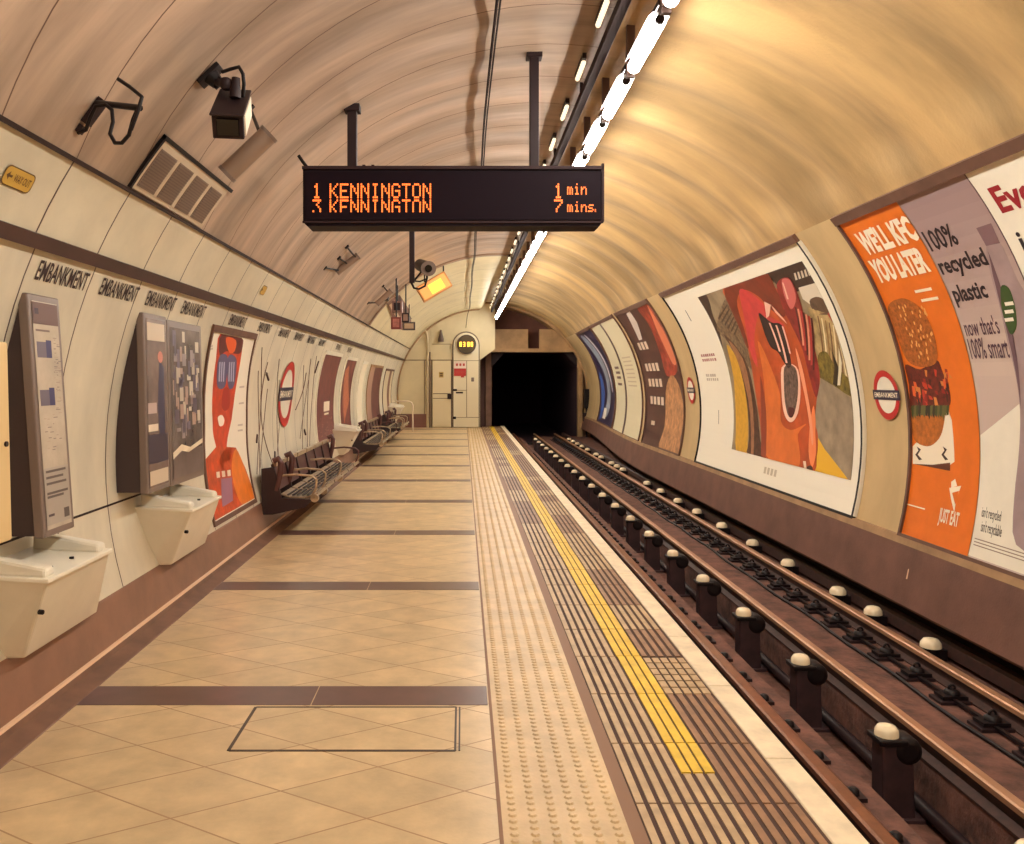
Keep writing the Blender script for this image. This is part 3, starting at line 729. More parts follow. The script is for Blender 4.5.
    P([c3(578, 700), c3(606, 705), c3(600, 738), c3(585, 742)], (84, 28, 32), 14, 3)
    P([c3(610, 430), c3(640, 520), c3(664, 640), c3(690, 844), c3(680, 844), c3(652, 650), c3(626, 530)], (248, 160, 120), 14, 4)
    P([c3(440, 400), c3(500, 520), c3(540, 640), c3(545, 760), c3(590, 800), c4(690, 250), c4(650, 300), c4(660, 400), c4(640, 455), c4(510, 425), c4(500, 260), c3(470, 600)], (238, 122, 52), 12, 4, .12, 3)
    P([c3(452, 560), c3(470, 640), c3(480, 844), c4(500, 400), c4(478, 400), c3(455, 720)], (150, 60, 40), 13, 4)
    P([c3(690, 690), c3(700, 760), c4(732, 300), c4(735, 390), c4(716, 455), c4(700, 380), c4(706, 260)], (250, 140, 84), 13, 4)
    P([c4(675, 425), c4(688, 425), c4(690, 470), c4(678, 468)], (240, 214, 190), 15, 0); P([c4(692, 455), c4(712, 445), c4(722, 470), c4(704, 476)], (66, 40, 34), 15, 3)
    # lettering column: too small to read in the photograph, shown as lines of strokes
    rr_ = random.Random(11); ua = Yf-12.55
    for v, col, n in ((1.60, (170, 96, 90), 7), (1.53, (178, 110, 100), 7), (1.30, (196, 180, 160), 5), (1.24, (196, 180, 160), 6)):
        for i in range(n): a.rect(ua+i*.1, ua+i*.1+.055+rr_.uniform(0, .03), v, v+.04, K(*col), 2)
    a.rect(ua+.2, ua+.23, 2.16, 2.34, K(40, 30, 34), 2); a.rect(ua+.42, ua+.44, .62, .82, K(96, 72, 70), 2)
    for i in range(4): a.rect(2.85+i*.11, 2.85+i*.11+.07, .13, .21, K(204, 190, 164), 2)
    a.build('poster_sheet', t)
BB = billboard(13.0, 7.76, 'huge white-bordered billboard with glossy orange and red figure in a street', [sheet_big], black)
mb = MB(); curved_box(mb, 0, 7.705, 7.72, TH0, TH1, -.004, .032, 0, 16); mb.v = [tuple(Vector(p)-BB.location) for p in mb.v]
o = mb.build('white_edge', white_e); o.parent = BB

def sheet_p4(t):
    a = WallArt(1, 16.95, TH0); wd = 16.95-14.0
    a.rect(0, wd, 0, HV, K(92, 54, 50, .4, .2, 2), 0)
    c = lambda x, y: (565+x/4.69, 290+y/4.69); cl = (0.01, wd-.01, .01, HV-.01)
    a.pp([c(340, 80), c(385, 60), c(450, 150), c(500, 260), c(530, 380), c(480, 400), c(450, 300), c(400, 170)], K(196, 70, 52, .4, .4, 6), 1, 4, cl)
    a.pp([c(385, 65), c(410, 100), c(480, 220), c(525, 340), c(500, 330), c(440, 200)], K(230, 130, 92), 2, 4, cl)
    a.pp([c(300, 90), c(340, 150), c(365, 230), c(350, 235), c(320, 170), c(290, 110)], K(220, 204, 190), 2, 0, cl)
    a.pp([c(500, 400), c(535, 440), c(560, 560), c(545, 700), c(525, 790), c(440, 750), c(470, 640), c(475, 480)], K(222, 160, 108, .5, .3, 9), 2, 3, cl)
    for v, n in ((1.85, 3), (1.42, 4), (1.12, 4), (.78, 4)):
        for i in range(n): a.rect(.42+i*.3, .42+i*.3+.2, v, v+.15, K(226, 204, 182), 3)
    a.rect(.55, .85, .38, .46, K(226, 204, 182), 3)
    a.build('brown_sheet', t)
billboard(16.95, 14.0, 'brown billboard with pale lines of text and orange picture beyond the small wall roundel', [sheet_p4], brown_strip)
def sheet_p3(t):
    a = WallArt(1, 21.9, TH0); a.rect(0, 2.05, 0, HV, K(222, 212, 180), 0); a.rect(2.35, 4.55, 0, HV, K(226, 214, 180), 0); a.rect(2.05, 2.35, 0, HV, K(84, 56, 50), 0)
    for v in (1.5, 1.38, 1.26, 1.1): a.rect(.7, 1.6, v, v+.06, K(120, 90, 78), 1)
    for v in range(8): a.rect(2.8, 4.0, 1.1+v*.09, 1.13+v*.09, K(200, 180, 150), 1)
    a.build('cream_sheets', t)
billboard(21.9, 17.35, 'pair of pale cream posters side by side in a dark frame', [sheet_p3], brown_strip)
def sheet_p2(t):
    a = WallArt(1, 26.8, TH0); wd = 4.6; a.rect(0, wd, 0, HV, K(64, 50, 84, .4, .3, 2), 0)
    c = lambda x, y: (565+x/4.69, 290+y/4.69); cl = (0.01, wd-.01, .01, HV-.01)
    a.poly([(.5, 2.5), (1.3, 2.55), (2.6, 1.9), (3.2, 1.2), (3.1, .5), (2.4, .2), (1.6, .25), (2.2, .8), (2.1, 1.4), (1.2, 1.9)], K(176, 186, 204, .4, .25, 3), 1, 4)
    a.poly([(.3, 1.3), (.9, 1.35), (1.3, .8), (1.0, .2), (.4, .15)], K(66, 100, 180), 2, 4)
    a.rect(1.3, 2.2, .12, .42, K(236, 230, 216), 3)
    a.poly([(1.9, 2.5), (2.2, 2.5), (3.5, 1.8), (3.95, 1.0), (3.7, .95), (3.2, 1.7)], K(226, 214, 224), 2, 4)
    a.build('blue_sheet', t)
billboard(26.8, 22.2, 'farthest billboard, dark blue and violet with white sheen, next to the tunnel portal', [sheet_p2], brown_strip)

# roundels -----------------------------------------------------------------------------------
RED, BLUE = K(190, 40, 40, .35), K(52, 46, 66, .35)
def roundel(side, Y, th, r, label, text=True, bar=1.06, barcol=None):
    p = W(Y, th)
    t = thing('station_roundel', label, 'sign', tuple(p))
    a = WallArt(side, Y+r if side > 0 else Y-r, th)
    a.step = .06
    a.ell(r, 0, r, r, white_e, 0); a.build('disc', t, .012)
    a = WallArt(side, Y+r if side > 0 else Y-r, th); a.step = .06
    a.ell(r, 0, r, r, RED, 1, 40, ring=.74); a.build('ring', t, .013)
    a = WallArt(side, Y+r if side > 0 else Y-r, th)
    a.rect(r-r*bar, r+r*bar, -r*.2, r*.2, barcol or BLUE, 3); a.build('name_bar', t, .014)
    if text:
        a = WallArt(side, Y+r if side > 0 else Y-r, th); a.text('EMBANKMENT', r-r*bar*.86, -r*.1, r*bar*1.72, r*.2, white_p, 5, .01); a.build('name_text', t, .015)
roundel(1, 7.27, 7.6, .215, 'small red and blue station roundel between the large billboard and the orange poster')
roundel(1, 13.52, 6.8, .215, 'small station roundel on the wall between brown billboard and white-bordered billboard')
roundel(-1, 11.0, 173.5, .43, 'large red ring station roundel on the left wall among thin black lines', bar=1.0)

# ------------------------------------------------------------------ left wall
# station name frieze
frz = thing('name_frieze', 'row of black station names printed along the white left wall panels', 'lettering', tuple(W(4.2, 158.9)))
for Y in [4.23, 4.97, 5.69, 6.41, 7.72, 8.80, 9.80, 10.7, 11.6, 12.5, 14.2, 15.6]:
    a = WallArt(-1, Y, 159.9); a.text('EMBANKMENT', 0, 0, .56, math.radians(2.0)*RR, K(52, 34, 34), 0, .012); a.build('station_name', frz, .004)
# red/orange portrait poster
def left_poster(Y0, Y1, tb, tt, label, draw, frame_m=brown_strip, cat='poster'):
    t = thing('wall_poster', label, cat, tuple(W((Y0+Y1)/2, tb)))
    mb = MB()
    for y in (Y0-.03, Y1): curved_box(mb, 0, y, y+.03, tt, tb, -.005, .02, 0, 12)
    curved_box(mb, 0, Y0-.03, Y1+.03, tt-1.2, tt, -.005, .022, 0, 2); curved_box(mb, 0, Y0-.03, Y1+.03, tb, tb+.8, -.005, .02, 0, 2)
    mb.build('frame', frame_m, t)
    a = WallArt(-1, Y0, tb); h = math.radians(tb-tt)*RR; a.h = h; a.w = Y1-Y0
    draw(a); a.build('sheet', t, .008); return t
def draw_face(a):
    w_, h = a.w, a.h; a.rect(0, w_, 0, h, K(238, 228, 208), 0); cl = (.01, w_-.01, .01, h-.01)
    e = lambda x, y: (190+x/3.67, 310+y/3.67)
    P = lambda pts, col, L, s_=4, var=0., sc_=8: a.pp([e(*p) for p in pts], K(*col, .45, var, sc_), L, s_, cl)
    P([(110, 80), (188, 95), (180, 200), (160, 320), (150, 400), (135, 470), (128, 540), (120, 610), (105, 560), (92, 500), (80, 440), (78, 330), (92, 180)], (222, 70, 26), 1, 3, .2)
    P([(115, 80), (188, 92), (186, 150), (165, 160), (130, 150), (105, 165)], (110, 36, 38), 2, 3, .2)
    P([(128, 100), (165, 110), (160, 150), (140, 155)], (236, 96, 40), 3, 3)
    P([(100, 180), (120, 160), (135, 180), (128, 270), (108, 290), (95, 270)], (92, 84, 120), 3, 4)
    P([(135, 175), (155, 165), (168, 190), (160, 270), (145, 290), (135, 270)], (92, 84, 120), 3, 4)
    for x in (104, 112, 120, 140, 148, 156): P([(x, 190), (x+4, 190), (x+1, 262), (x-3, 262)], (176, 176, 204), 4, 0)
    P([(120, 290), (140, 290), (142, 350), (125, 370), (112, 350)], (170, 34, 18), 3, 4)
    P([(98, 395), (112, 385), (122, 400), (118, 422), (104, 425)], (248, 232, 214), 4, 4)
    P([(95, 500), (60, 560), (20, 560), (-20, 620), (0, 800), (90, 790), (240, 712), (225, 640), (200, 580), (165, 505), (135, 580), (120, 620), (108, 580)], (226, 84, 26), 2, 0, .25)
    P([(165, 510), (205, 600), (235, 700), (190, 720), (150, 600)], (240, 128, 36), 3, 4, .1)
    P([(110, 620), (150, 615), (155, 700), (115, 725)], (160, 108, 130), 4, 0)
    for i in range(3): P([(92+i*20, 595-i*3), (104+i*20, 593-i*3), (106+i*20, 615-i*3), (94+i*20, 617-i*3)], (240, 214, 190), 5, 0)
    for x, y in ((62, 130), (62, 140), (178, 280), (176, 340), (172, 420), (172, 440)): P([(x, y), (x+18, y-3), (x+18, y+4), (x, y+6)], (196, 180, 164), 2, 0)
LSK = .3
left_poster(7.58, 9.05, 194.5, 161.6, 'tall white poster of an orange painted face with open mouth and blue glasses', draw_face)
LSK = 0.
def draw_brown(a):
    a.rect(0, a.w, 0, a.h, K(128, 66, 60, .45, .2, 5), 0); a.rect(a.w*.42, a.w*.75, a.h*.36, a.h*.47, K(236, 222, 196), 1); a.rect(a.w*.45, a.w*.7, a.h*.32, a.h*.34, K(236, 222, 196), 1)
    rr_ = random.Random(4)
    for i in range(30): u, v = rr_.uniform(.1, a.w-.1), rr_.uniform(.1, a.h*.3); a.rect(u, u+.03, v, v+.02, K(180, 130, 116), 1)
left_poster(13.35, 15.15, 190.5, 162.0, 'plain dark red-brown poster with a small white label, behind the first bench', draw_brown, white_e)
def draw_red2(a):
    a.rect(0, a.w, 0, a.h, K(132, 60, 52, .45, .3, 4), 0); a.pp([(345, 370), (349, 365), (349, 400), (344, 424), (343, 400)], K(206, 120, 84, .5, .2), 1, 0, (.05, a.w-.05, .05, a.h-.05))
left_poster(15.95, 17.4, 188, 162.5, 'narrow-looking red poster in pale frame above the white plinth beyond the first bench', draw_red2, white_e)
def draw_pb(a):
    a.rect(0, a.w*.35, 0, a.h, K(168, 128, 108), 0); a.rect(a.w*.35, a.w, 0, a.h, K(112, 58, 52, .5, .2, 3), 0)
left_poster(20.3, 23.3, 192, 164, 'dark red-brown panel with lighter left edge above the second bench', draw_pb, tan_trim)
def draw_far(a):
    a.rect(0, a.w, 0, a.h, K(214, 196, 164), 0); a.rect(a.w*.5, a.w*.75, 0, a.h, K(132, 86, 70), 1)
left_poster(24.4, 27.2, 190, 165, 'farthest pale poster with brown band near the end-wall door on the left', draw_far, brown_strip)
def draw_white(a): a.rect(0, a.w, 0, a.h, white_p, 0)
left_poster(18.5, 19.4, 188, 163.2, 'blank white narrow poster strip left of the red-brown panel', draw_white, white_e)
# thin line mural
mur = thing('line_mural', 'thin curving dark lines and short dashes drawn on the left wall around the roundel', 'mural', tuple(W(11, 190)))
mur_m = K(112, 80, 66)
for Y, dY, t0, t1, r, bd in ((9.35, .1, 168, 192, .004, .25), (9.7, .5, 166, 190, .006, -.2), (9.95, -.4, 172, 189, .005, .12), (10.25, .25, 165, 191, .004, .2), (10.5, -.15, 170, 190, .004, .3), (11.75, .45, 178, 168, .008, .2), (11.9, .1, 166, 191, .004, .35), (12.3, .1, 164, 191, .005, .3), (12.7, -.1, 163, 190, .004, .35), (9.25, .12, 163, 190, .005, .4), (12.0, .5, 186, 170, .004, .15)):
    mb = MB(); mb.tube([W(Y+dY*k/16+bd*math.sin(k/16*math.pi), t0+(t1-t0)*k/16, .003) for k in range(17)], r, 5); mb.build('curved_line', mur_m, mur)
for Y, th, l, sl in ((9.75, 168.5, .18, 25), (9.5, 183.5, .1, -60), (10.3, 188.5, .1, -60), (12.35, 184, .1, 50), (12.9, 168, .2, -70)):
    p = W(Y, th, .004); q = W(Y+l*math.cos(math.radians(sl)), th+math.degrees(l*math.sin(math.radians(sl))/RR), .004); mb = MB(); mb.tube([p, (p+q)/2, q], .016, 6); mb.build('short_dash', K(72, 48, 44), mur)

# information boards
glass = mat('map_sheet', (206, 192, 172), .18, var=.1, scale=6)
def board(name, label, Yn, Yf, Xb, Xt, zb, zt, draw, side=True, group=None, frame_w=.035):
    t = thing(name, label, 'information board', ((Xb+Xt)/2, (Yn+Yf)/2, zb), group)
    mb = MB(); d = .05
    mb.hexa([(Xb-d, Yn, zb), (Xb, Yn, zb), (Xb, Yf, zb), (Xb-d, Yf, zb), (Xt-d, Yn, zt), (Xt, Yn, zt), (Xt, Yf, zt), (Xt-d, Yf, zt)])
    mb.build('frame', grey_f, t, bevel=.008)
    if side:
        n = 10; vs = []
        for y in (Yn+.012, Yf-.012):
            for k in range(n+1):
                z = zb+.01+(zt-zb-.02)*k/n; X = Xb+(Xt-Xb)*k/n-d+.004; xw = CX-math.sqrt(RR**2-(z-CZ)**2)+.002
                vs += [(X, y, z), (min(xw, X-.002), y, z)]
        m_ = 2*(n+1); fs = []
        for k in range(n):
            a = 2*k; fs += [(a, a+1, a+3, a+2), (m_+a, m_+a+2, m_+a+3, m_+a+1), (a+1, m_+a+1, m_+a+3, a+3)]
        fs += [(0, m_, m_+1, 1), (2*n, 2*n+1, m_+2*n+1, m_+2*n)]
        mb = MB(); mb.raw(vs, fs); mb.build('side_housing', dark_side, t)
    up = Vector((Xt-Xb, 0, zt-zb)); mp = flat_map((Xb, Yn, zb), (0, 1, 0), up)
    def mapper(u, v, off): return Vector((Xb, Yn+u, zb))+up.normalized()*v+Vector((1, 0, .06)).normalized()*off
    a = Art(mapper, 5); a.w, a.h, a.f = Yf-Yn, up.length, frame_w
    draw(a); a.build('display_sheet', t, .0025)
    return t
def draw_map(a):
    f, w_, h = a.f, a.w, a.h
    a.rect(f, w_-f, f, h-f, glass, 0); a.rect(f, w_-f, h-.15, h-.04, K(104, 70, 60), 1); a.rect(f+.02, f+.06, h-.10, h-.07, K(60, 40, 50), 2)
    rr_ = random.Random(2)
    for v in (.82, .62):
        a.rect(f+.02, w_*.62, v*h-.10, v*h-.02, K(104, 92, 104), 1); a.rect(w_*.45, w_*.62, v*h-.10, v*h-.01, K(52, 48, 92), 2)
    for v in (.86, .83): a.rect(f+.02, w_*.6, v*h+.02, v*h+.03, K(110, 90, 80), 1)
    for i in range(70):
        u, v = rr_.uniform(f+.03, w_-f-.05), rr_.uniform(.34*h, .84*h); l = rr_.uniform(.01, .045)
        if u < w_*.6 and v > .5*h: u = w_*.68+rr_.uniform(0, .05)
        a.rect(u, u+l, v, v+.004, K(*rr_.choice([(150, 134, 120), (120, 104, 100), (170, 150, 130)])), 1)
    a.rect(f, w_-f, f+.02, .28*h, K(168, 156, 142), 1)
    for v in (.26, .235, .21, .17, .155): a.rect(f+.02, w_*rr_.uniform(.55, .9), v*h, v*h+.012, K(96, 82, 76), 2)
    a.rect(f+.02, w_*.35, .08*h, .09*h, K(80, 64, 66), 2); a.rect(w_*.66, w_-f-.02, .06*h, .10*h, K(96, 82, 76), 2)
def draw_pic(seed, tone):
    def f_(a):
        f, w_, h = a.f, a.w, a.h; rr_ = random.Random(seed)
        a.rect(f, w_-f, f, h-f, K(*tone, .2, .35, 5), 0)
        for i in range(60):
            u, v = rr_.uniform(f+.03, w_-f-.08), rr_.uniform(.25*h, h-.15); l = rr_.uniform(.015, .07)*(w_/.6); hh = rr_.uniform(.02, .16)
            a.rect(u, min(u+l, w_-f-.01), v, min(v+hh, h-f-.02), K(*rr_.choice([(150, 134, 130), (104, 90, 104), (186, 170, 150), (84, 70, 84), (170, 140, 124), (200, 186, 164)])), 1+i % 4)
        a.rect(f, w_-f, f, .2*h, K(116, 98, 94, .3, .2, 6), 5)
        a.poly([(f, .20*h), (w_*.3, .24*h), (w_*.55, .21*h), (w_-f, .25*h), (w_-f, .22*h), (w_*.5, .18*h), (w_*.3, .2*h), (f, .16*h)], K(228, 210, 180), 6)
    return f_
def draw_pic1(a):
    f, w_, h = a.f, a.w, a.h; a.rect(f, w_-f, f, h-f, K(140, 118, 110, .25, .25, 4), 0)
    a.rect(f+.02, w_-f-.02, .85*h, .95*h, K(206, 186, 160), 1)
    a.poly([(w_*.55, .3*h), (w_*.8, .32*h), (w_*.82, .7*h), (w_*.62, .74*h), (w_*.5, .5*h)], K(54, 44, 70), 1); a.ell(w_*.66, .76*h, .05, .04, K(196, 120, 100), 2)
    a.rect(f, w_-f, .16*h, .32*h, K(58, 44, 58), 1); a.rect(f, w_*.45, .44*h, .5*h, K(186, 160, 150), 2); a.rect(f, w_*.5, .34*h, .38*h, K(220, 200, 176), 2)
    a.rect(f+.01, w_-f-.01, .04*h, .12*h, K(206, 186, 160), 2)
board('information_board', 'tall grey-framed wall board with pale map sheet, nearest on the left', 4.17, 4.50, -2.055, -2.14, .915, 2.125, draw_map)
board('information_board', 'narrow framed board with dark picture, left one of the pair beside the painted face poster', 5.66, 6.10, -2.10, -2.13, .93, 2.145, draw_pic1)
board('information_board', 'wide grey framed board with blurry grey picture, right one of the pair', 6.14, 6.94, -2.11, -2.14, .92, 2.13, draw_pic(6, (128, 114, 108)), side=True, frame_w=.05)
# cream box at the left edge of the frame
hb = thing('help_point_box', 'plain cream metal wall box at the left edge of the frame', 'wall box', (-2.1, 3.3, 1.0))
mb = MB(); mb.hexa([(-2.32, 2.9, 1.0), (-1.96, 2.9, 1.0), (-1.96, 3.70, 1.0), (-2.32, 3.70, 1.0), (-2.25, 2.9, 1.86), (-1.98, 2.9, 1.86), (-1.98, 3.70, 1.86), (-2.25, 3.70, 1.86)])
mb.build('casing', K(222, 192, 138), hb, bevel=.01)
mb = MB(); mb.cyl((-1.975, 3.66, 1.42), (-1.962, 3.66, 1.42), .012, n=10); mb.build('lock', black, hb)
# support plinths
def plinth(Yn, label, top_z=.795, Xf=-1.90, L=.70, group=None):
    t = thing('equipment_plinth', label, 'plinth', (-2.1, Yn+L/2, .36))
    mb = MB(); zt, zb = top_z, .345
    xb = -2.30; 
    mb.hexa([(xb, Yn+.22, zb), (-2.125, Yn+.24, zb), (-2.125, Yn+L+.36, zb), (xb, Yn+L+.34, zb), (xb, Yn, zt), (Xf, Yn, zt-.02), (Xf, Yn+L, zt-.02), (xb, Yn+L, zt)])
    mb.build('casing', enamel_plain, t, bevel=.012)
    mb = MB(); mb.hexa([(xb, Yn-.008, zt-.005), (Xf+.01, Yn-.008, zt-.03), (Xf+.01, Yn+L+.008, zt-.03), (xb, Yn+L+.008, zt-.005), (xb, Yn-.008, zt+.012), (Xf+.01, Yn-.008, zt-.008), (Xf+.01, Yn+L+.008, zt-.008), (xb, Yn+L+.008, zt+.012)])
    mb.build('lid', white_e, t, bevel=.005)
    for y in (Yn+.06, Yn+L-.07):
        mb = MB(); mb.hexa([(xb+.03, y-.035, zt), (Xf-.01, y-.05, zt-.01), (Xf-.01, y+.05, zt-.01), (xb+.03, y+.035, zt), (xb+.03, y-.03, zt+.10), (Xf-.015, y-.04, zt+.035), (Xf-.015, y+.04, zt+.035), (xb+.03, y+.03, zt+.10)])
        mb.build('bracket_cover', white_e, t, bevel=.015)
    mb = MB()
    for y in (Yn+.2, Yn+.42): mb.cyl((Xf-.08, y, zt-.01), (Xf-.08, y, zt+.006), .012, n=8)
    mb.cyl((-1.965, Yn+.06, .62), (-1.945, Yn+.055, .62), .012, n=8)
    mb.build('bolts', black, t)
    return t
enamel_plain = mat('enamel_plain', (240, 230, 208), .34, var=.06, scale=2)
plinth(3.88, 'nearest white wedge plinth under the tall map board')
plinth(5.95, 'white wedge plinth under the pair of framed boards')
plinth(14.9, 'white plinth just past the end of the first bench', .80, -1.85, .55)
plinth(26.0, 'small far white plinth near the end wall', .85, -1.85, .8)

# benches
seat_m = mat('bench_steel', (206, 182, 150), .3, metal=.5, var=.25, scale=14)
dark_b = mat('bench_dark', (46, 28, 30), .5)
arm_m = mat('bench_arm', (88, 52, 48), .4)
def bench(Y0, n, label, wd=.62, Xf=-1.60, group=None):
    Xb = -2.02; t = thing('platform_bench', label, 'bench', ((Xf+Xb)/2, Y0+n*wd/2, .0)); L = n*wd
    mb = MB(); mb.box(Xb-.02, Xb+.10, Y0-.02, Y0+L, .28, .36); mb.box(Xf-.22, Xf-.14, Y0, Y0+L, .33, .385); mb.build('beam', dark_b, t, bevel=.01)
    for k in range(n+1):
        y = Y0+k*wd-.02
        mb = MB(); mb.prism_y([(-2.2, .22), (-2.08, .22), (-1.72, .30), (-1.64, .385), (-1.98, .40), (-2.06, .74), (-2.2, .72)], y-.012, y+.022)
        mb.build('bracket', dark_b, t)
    for k in range(n):
        a, b = Y0+k*wd+.03, Y0+(k+1)*wd-.03
        mb = MB(); prof = [(Xb+.02, .44), (Xb+.12, .41), (Xf-.14, .40), (Xf-.05, .43), (Xf, .455), (Xf+.012, .43)]
        for i, (p, q) in enumerate(zip(prof[:-1], prof[1:])):
            mb.hexa([(p[0], a, p[1]-.012), (q[0], a, q[1]-.012), (q[0], b, q[1]-.012), (p[0], b, p[1]-.012), (p[0], a, p[1]), (q[0], a, q[1]), (q[0], b, q[1]), (p[0], b, p[1])])
        for j in range(6):
            x = Xb+.08+j*.055; mb.box(x, x+.022, a+.03, b-.03, .416, .428, 1)
        mb.build('seat', [seat_m, dark_b], t)
        mb = MB(); mb.hexa([(Xb-.03, a, .48), (Xb-.005, a, .48), (Xb-.005, b, .48), (Xb-.03, b, .48), (Xb-.09, a, .76), (Xb-.06, a, .77), (Xb-.06, b, .77), (Xb-.09, b, .76)])
        mb.box(Xb-.075, Xb-.03, a, b, .74, .785, 1)
        mb.build('backrest', [arm_m, seat_m], t)
    for k in range(0, n+1):
        y = Y0+k*wd-.005
        if k not in (0, 1, 3, n): continue
        if k in (0, 1) or k == n:
            mb = MB(); mb.tube([(Xb-.05, y, .80), (Xb-.0, y, .83), (Xb+.03, y, .78), (Xb+.02, y, .66), (Xb-.02, y, .48)], .035, 8); mb.build('back_post', arm_m, t)
        mb = MB(); mb.tube([(Xb+.02, y, .64), (Xb+.2, y, .655), (Xf-.05, y, .64), (Xf, y, .60), (Xf-.01, y, .50), (Xf-.05, y, .42)], .013, 8); mb.cyl((Xf-.02, y-.03, .40), (Xf-.02, y+.03, .40), .045, n=12); mb.build('armrest', seat_m if k != n else arm_m, t)
    return t
bench(9.3, 6, 'first long steel bench with dark supports, nearest on the platform')
bench(16.9, 6, 'second steel bench along the left wall, beyond the white plinth')
bench(22.6, 4, 'third steel bench, small and far along the left wall')
# ------------------------------------------------------------------ fittings on the vault
def frame_at(px, py):
    Y, th = meas(px, py); p = W(Y, th); n = (Vector((CX, Y, CZ))-p).normalized(); tdir = Vector((0, 1, 0)); up = n.cross(tdir).normalized()
    if up.z < 0: up = -up
    return p, n, tdir, up
def at(px, py, Y): return Vector(((px-VPX)*Y/FPX, Y, EYE+(VPY-py)*Y/FPX))
# cctv camera
cc = thing('security_camera', 'large boxy security camera on a curved bracket above the grey vents', 'camera', tuple(W(4.6, 133.4)))
p, n, td, up = frame_at(209, 74)
mb = MB(); mb.obox(p+n*.01, up*.075, td*.05, n*.012); mb.cyl(p+n*.01, p+n*.07, .05, .035, 16); mb.cyl(p+n*.06+up*-.03, p+n*.06+up*.03, .03, n=12); mb.build('mount', black, cc, bevel=.004)
Yc = 4.45
j0, j1, j2 = p+n*.06, at(226, 84, Yc), at(237, 88, Yc)
mb = MB(); mb.cyl(j0, j1, .022, .02); mb.lathe(j1, [(.02, -.03), (.034, -.01), (.034, .02), (.02, .03)], 12); mb.cyl(j1, j2, .018, .016); mb.cyl(at(236, 78, Yc), at(235, 98, Yc), .022, .03, 12); mb.build('arm', black_mid, cc)
# body: box pointing towards the camera and down
f_c = at(228, 127, Yc-.16); b_c = at(236, 104, Yc+.20); ax = (f_c-b_c); L = ax.length; ax.normalize()
sd = Vector((1, .15, -.0)); sd = (sd-ax*sd.dot(ax)).normalized(); upc = sd.cross(ax).normalized(); upc = upc if upc.z > 0 else -upc
mid = (f_c+b_c)/2
mb = MB(); mb.obox(mid, sd*.078, ax*(L/2), upc*.062); mb.obox(mid+upc*.066+ax*.0, sd*.085, ax*(L/2+.03), upc*.006); mb.build('housing', black_mid, cc, bevel=.01)
mb = MB(); mb.obox(f_c+ax*.004, sd*.055, ax*.006, upc*.043); mb.build('front_glass', mat('lens_glass', (12, 8, 12), .08), cc, bevel=.003)
mb = MB(); mb.obox(mid+sd*.081, sd*.004, ax*(L/2-.03), upc*.05); mb.build('side_panel', white_p, cc)
mb = MB(); pts = [at(*q) for q in ((222, 72, 4.5), (231, 69, 4.48), (239, 67, 4.46), (243, 74, 4.46), (244, 84, 4.46), (243, 97, 4.5))]
mb.tube([tuple(v) for v in pts], .010, 8); mb.build('cable', black, cc)
# cylindrical speaker
def speaker(pa, pb, Y, r, label, arms):
    a, b = at(*pa, Y), at(*pb, Y); t = thing('tube_loudspeaker', label, 'loudspeaker', tuple((a+b)/2)); d = (b-a).normalized()
    mb = MB(); mb.cyl(a, b, r, n=20); mb.build('speaker_body', mat('speaker_grey', (140, 116, 98), .45), t)
    mb = MB(); mb.cyl(a-d*.008, a+d*.012, r*1.08, n=20); mb.cyl(b-d*.012, b+d*.008, r*1.08, n=20); mb.build('end_cap', grey_f, t)
    for f, (wx, wy) in arms:
        p_ = a+(b-a)*f; Yw, th = meas(wx, wy); q = W(Yw, th)
        mb = MB(); mb.cyl(p_, q, .011, n=8); mb.obox(q, Vector((.02, 0, .02)), Vector((0, .02, 0)), Vector((.008, 0, -.008))); mb.build('bracket_arm', black, t)
    return t
speaker((227, 174), (269, 134), 4.75, .055, 'grey tube loudspeaker hung beside the large security camera', [(.25, (233, 160)), (.85, (250, 108))])
speaker((337, 272), (358, 256), 10.9, .045, 'slim tube loudspeaker on the vault just below the indicator sign corner', [(.1, (325, 268)), (.5, (339, 258)), (.9, (347, 247))])
speaker((377, 304), (391, 291), 15.0, .05, 'small tube loudspeaker farther along, above the red hanging sign', [(.1, (368, 303)), (.85, (383, 286))])
# vent panel
vp = thing('vent_panel', 'white panel with four grey louvred vents below the security camera', 'vent', tuple(W(5.4, 144.5)))
mb = MB(); curved_box(mb, 0, 4.72, 5.99, 141.4, 147.6, -.003, .016, 0, 4); mb.build('backing_panel', mat('vent_backing', (204, 184, 156), .5), vp)
mb = MB(); curved_box(mb, 0, 4.70, 6.05, 140.9, 141.4, -.003, .022, 0, 1); curved_box(mb, 0, 4.70, 4.725, 141, 147.7, -.003, .018, 0, 4); mb.build('edge_trim', black, vp)
vm = mat('vent_grey', (136, 116, 102), .5)
for k in range(4):
    y = 4.755+k*.31; mb = MB(); wv = .245 if k else .25
    curved_box(mb, 0, y, y+wv, 142.3, 147.1, .014, .021, 0, 4)
    for j in range(14): tt = 142.5+j*.33; curved_box(mb, 0, y+.01, y+wv-.01, tt, tt+.14, .02, .026, 1, 1)
    mb.build('vent_grille', [vm, mat('vent_slot', (124, 104, 92), .5)], vp)
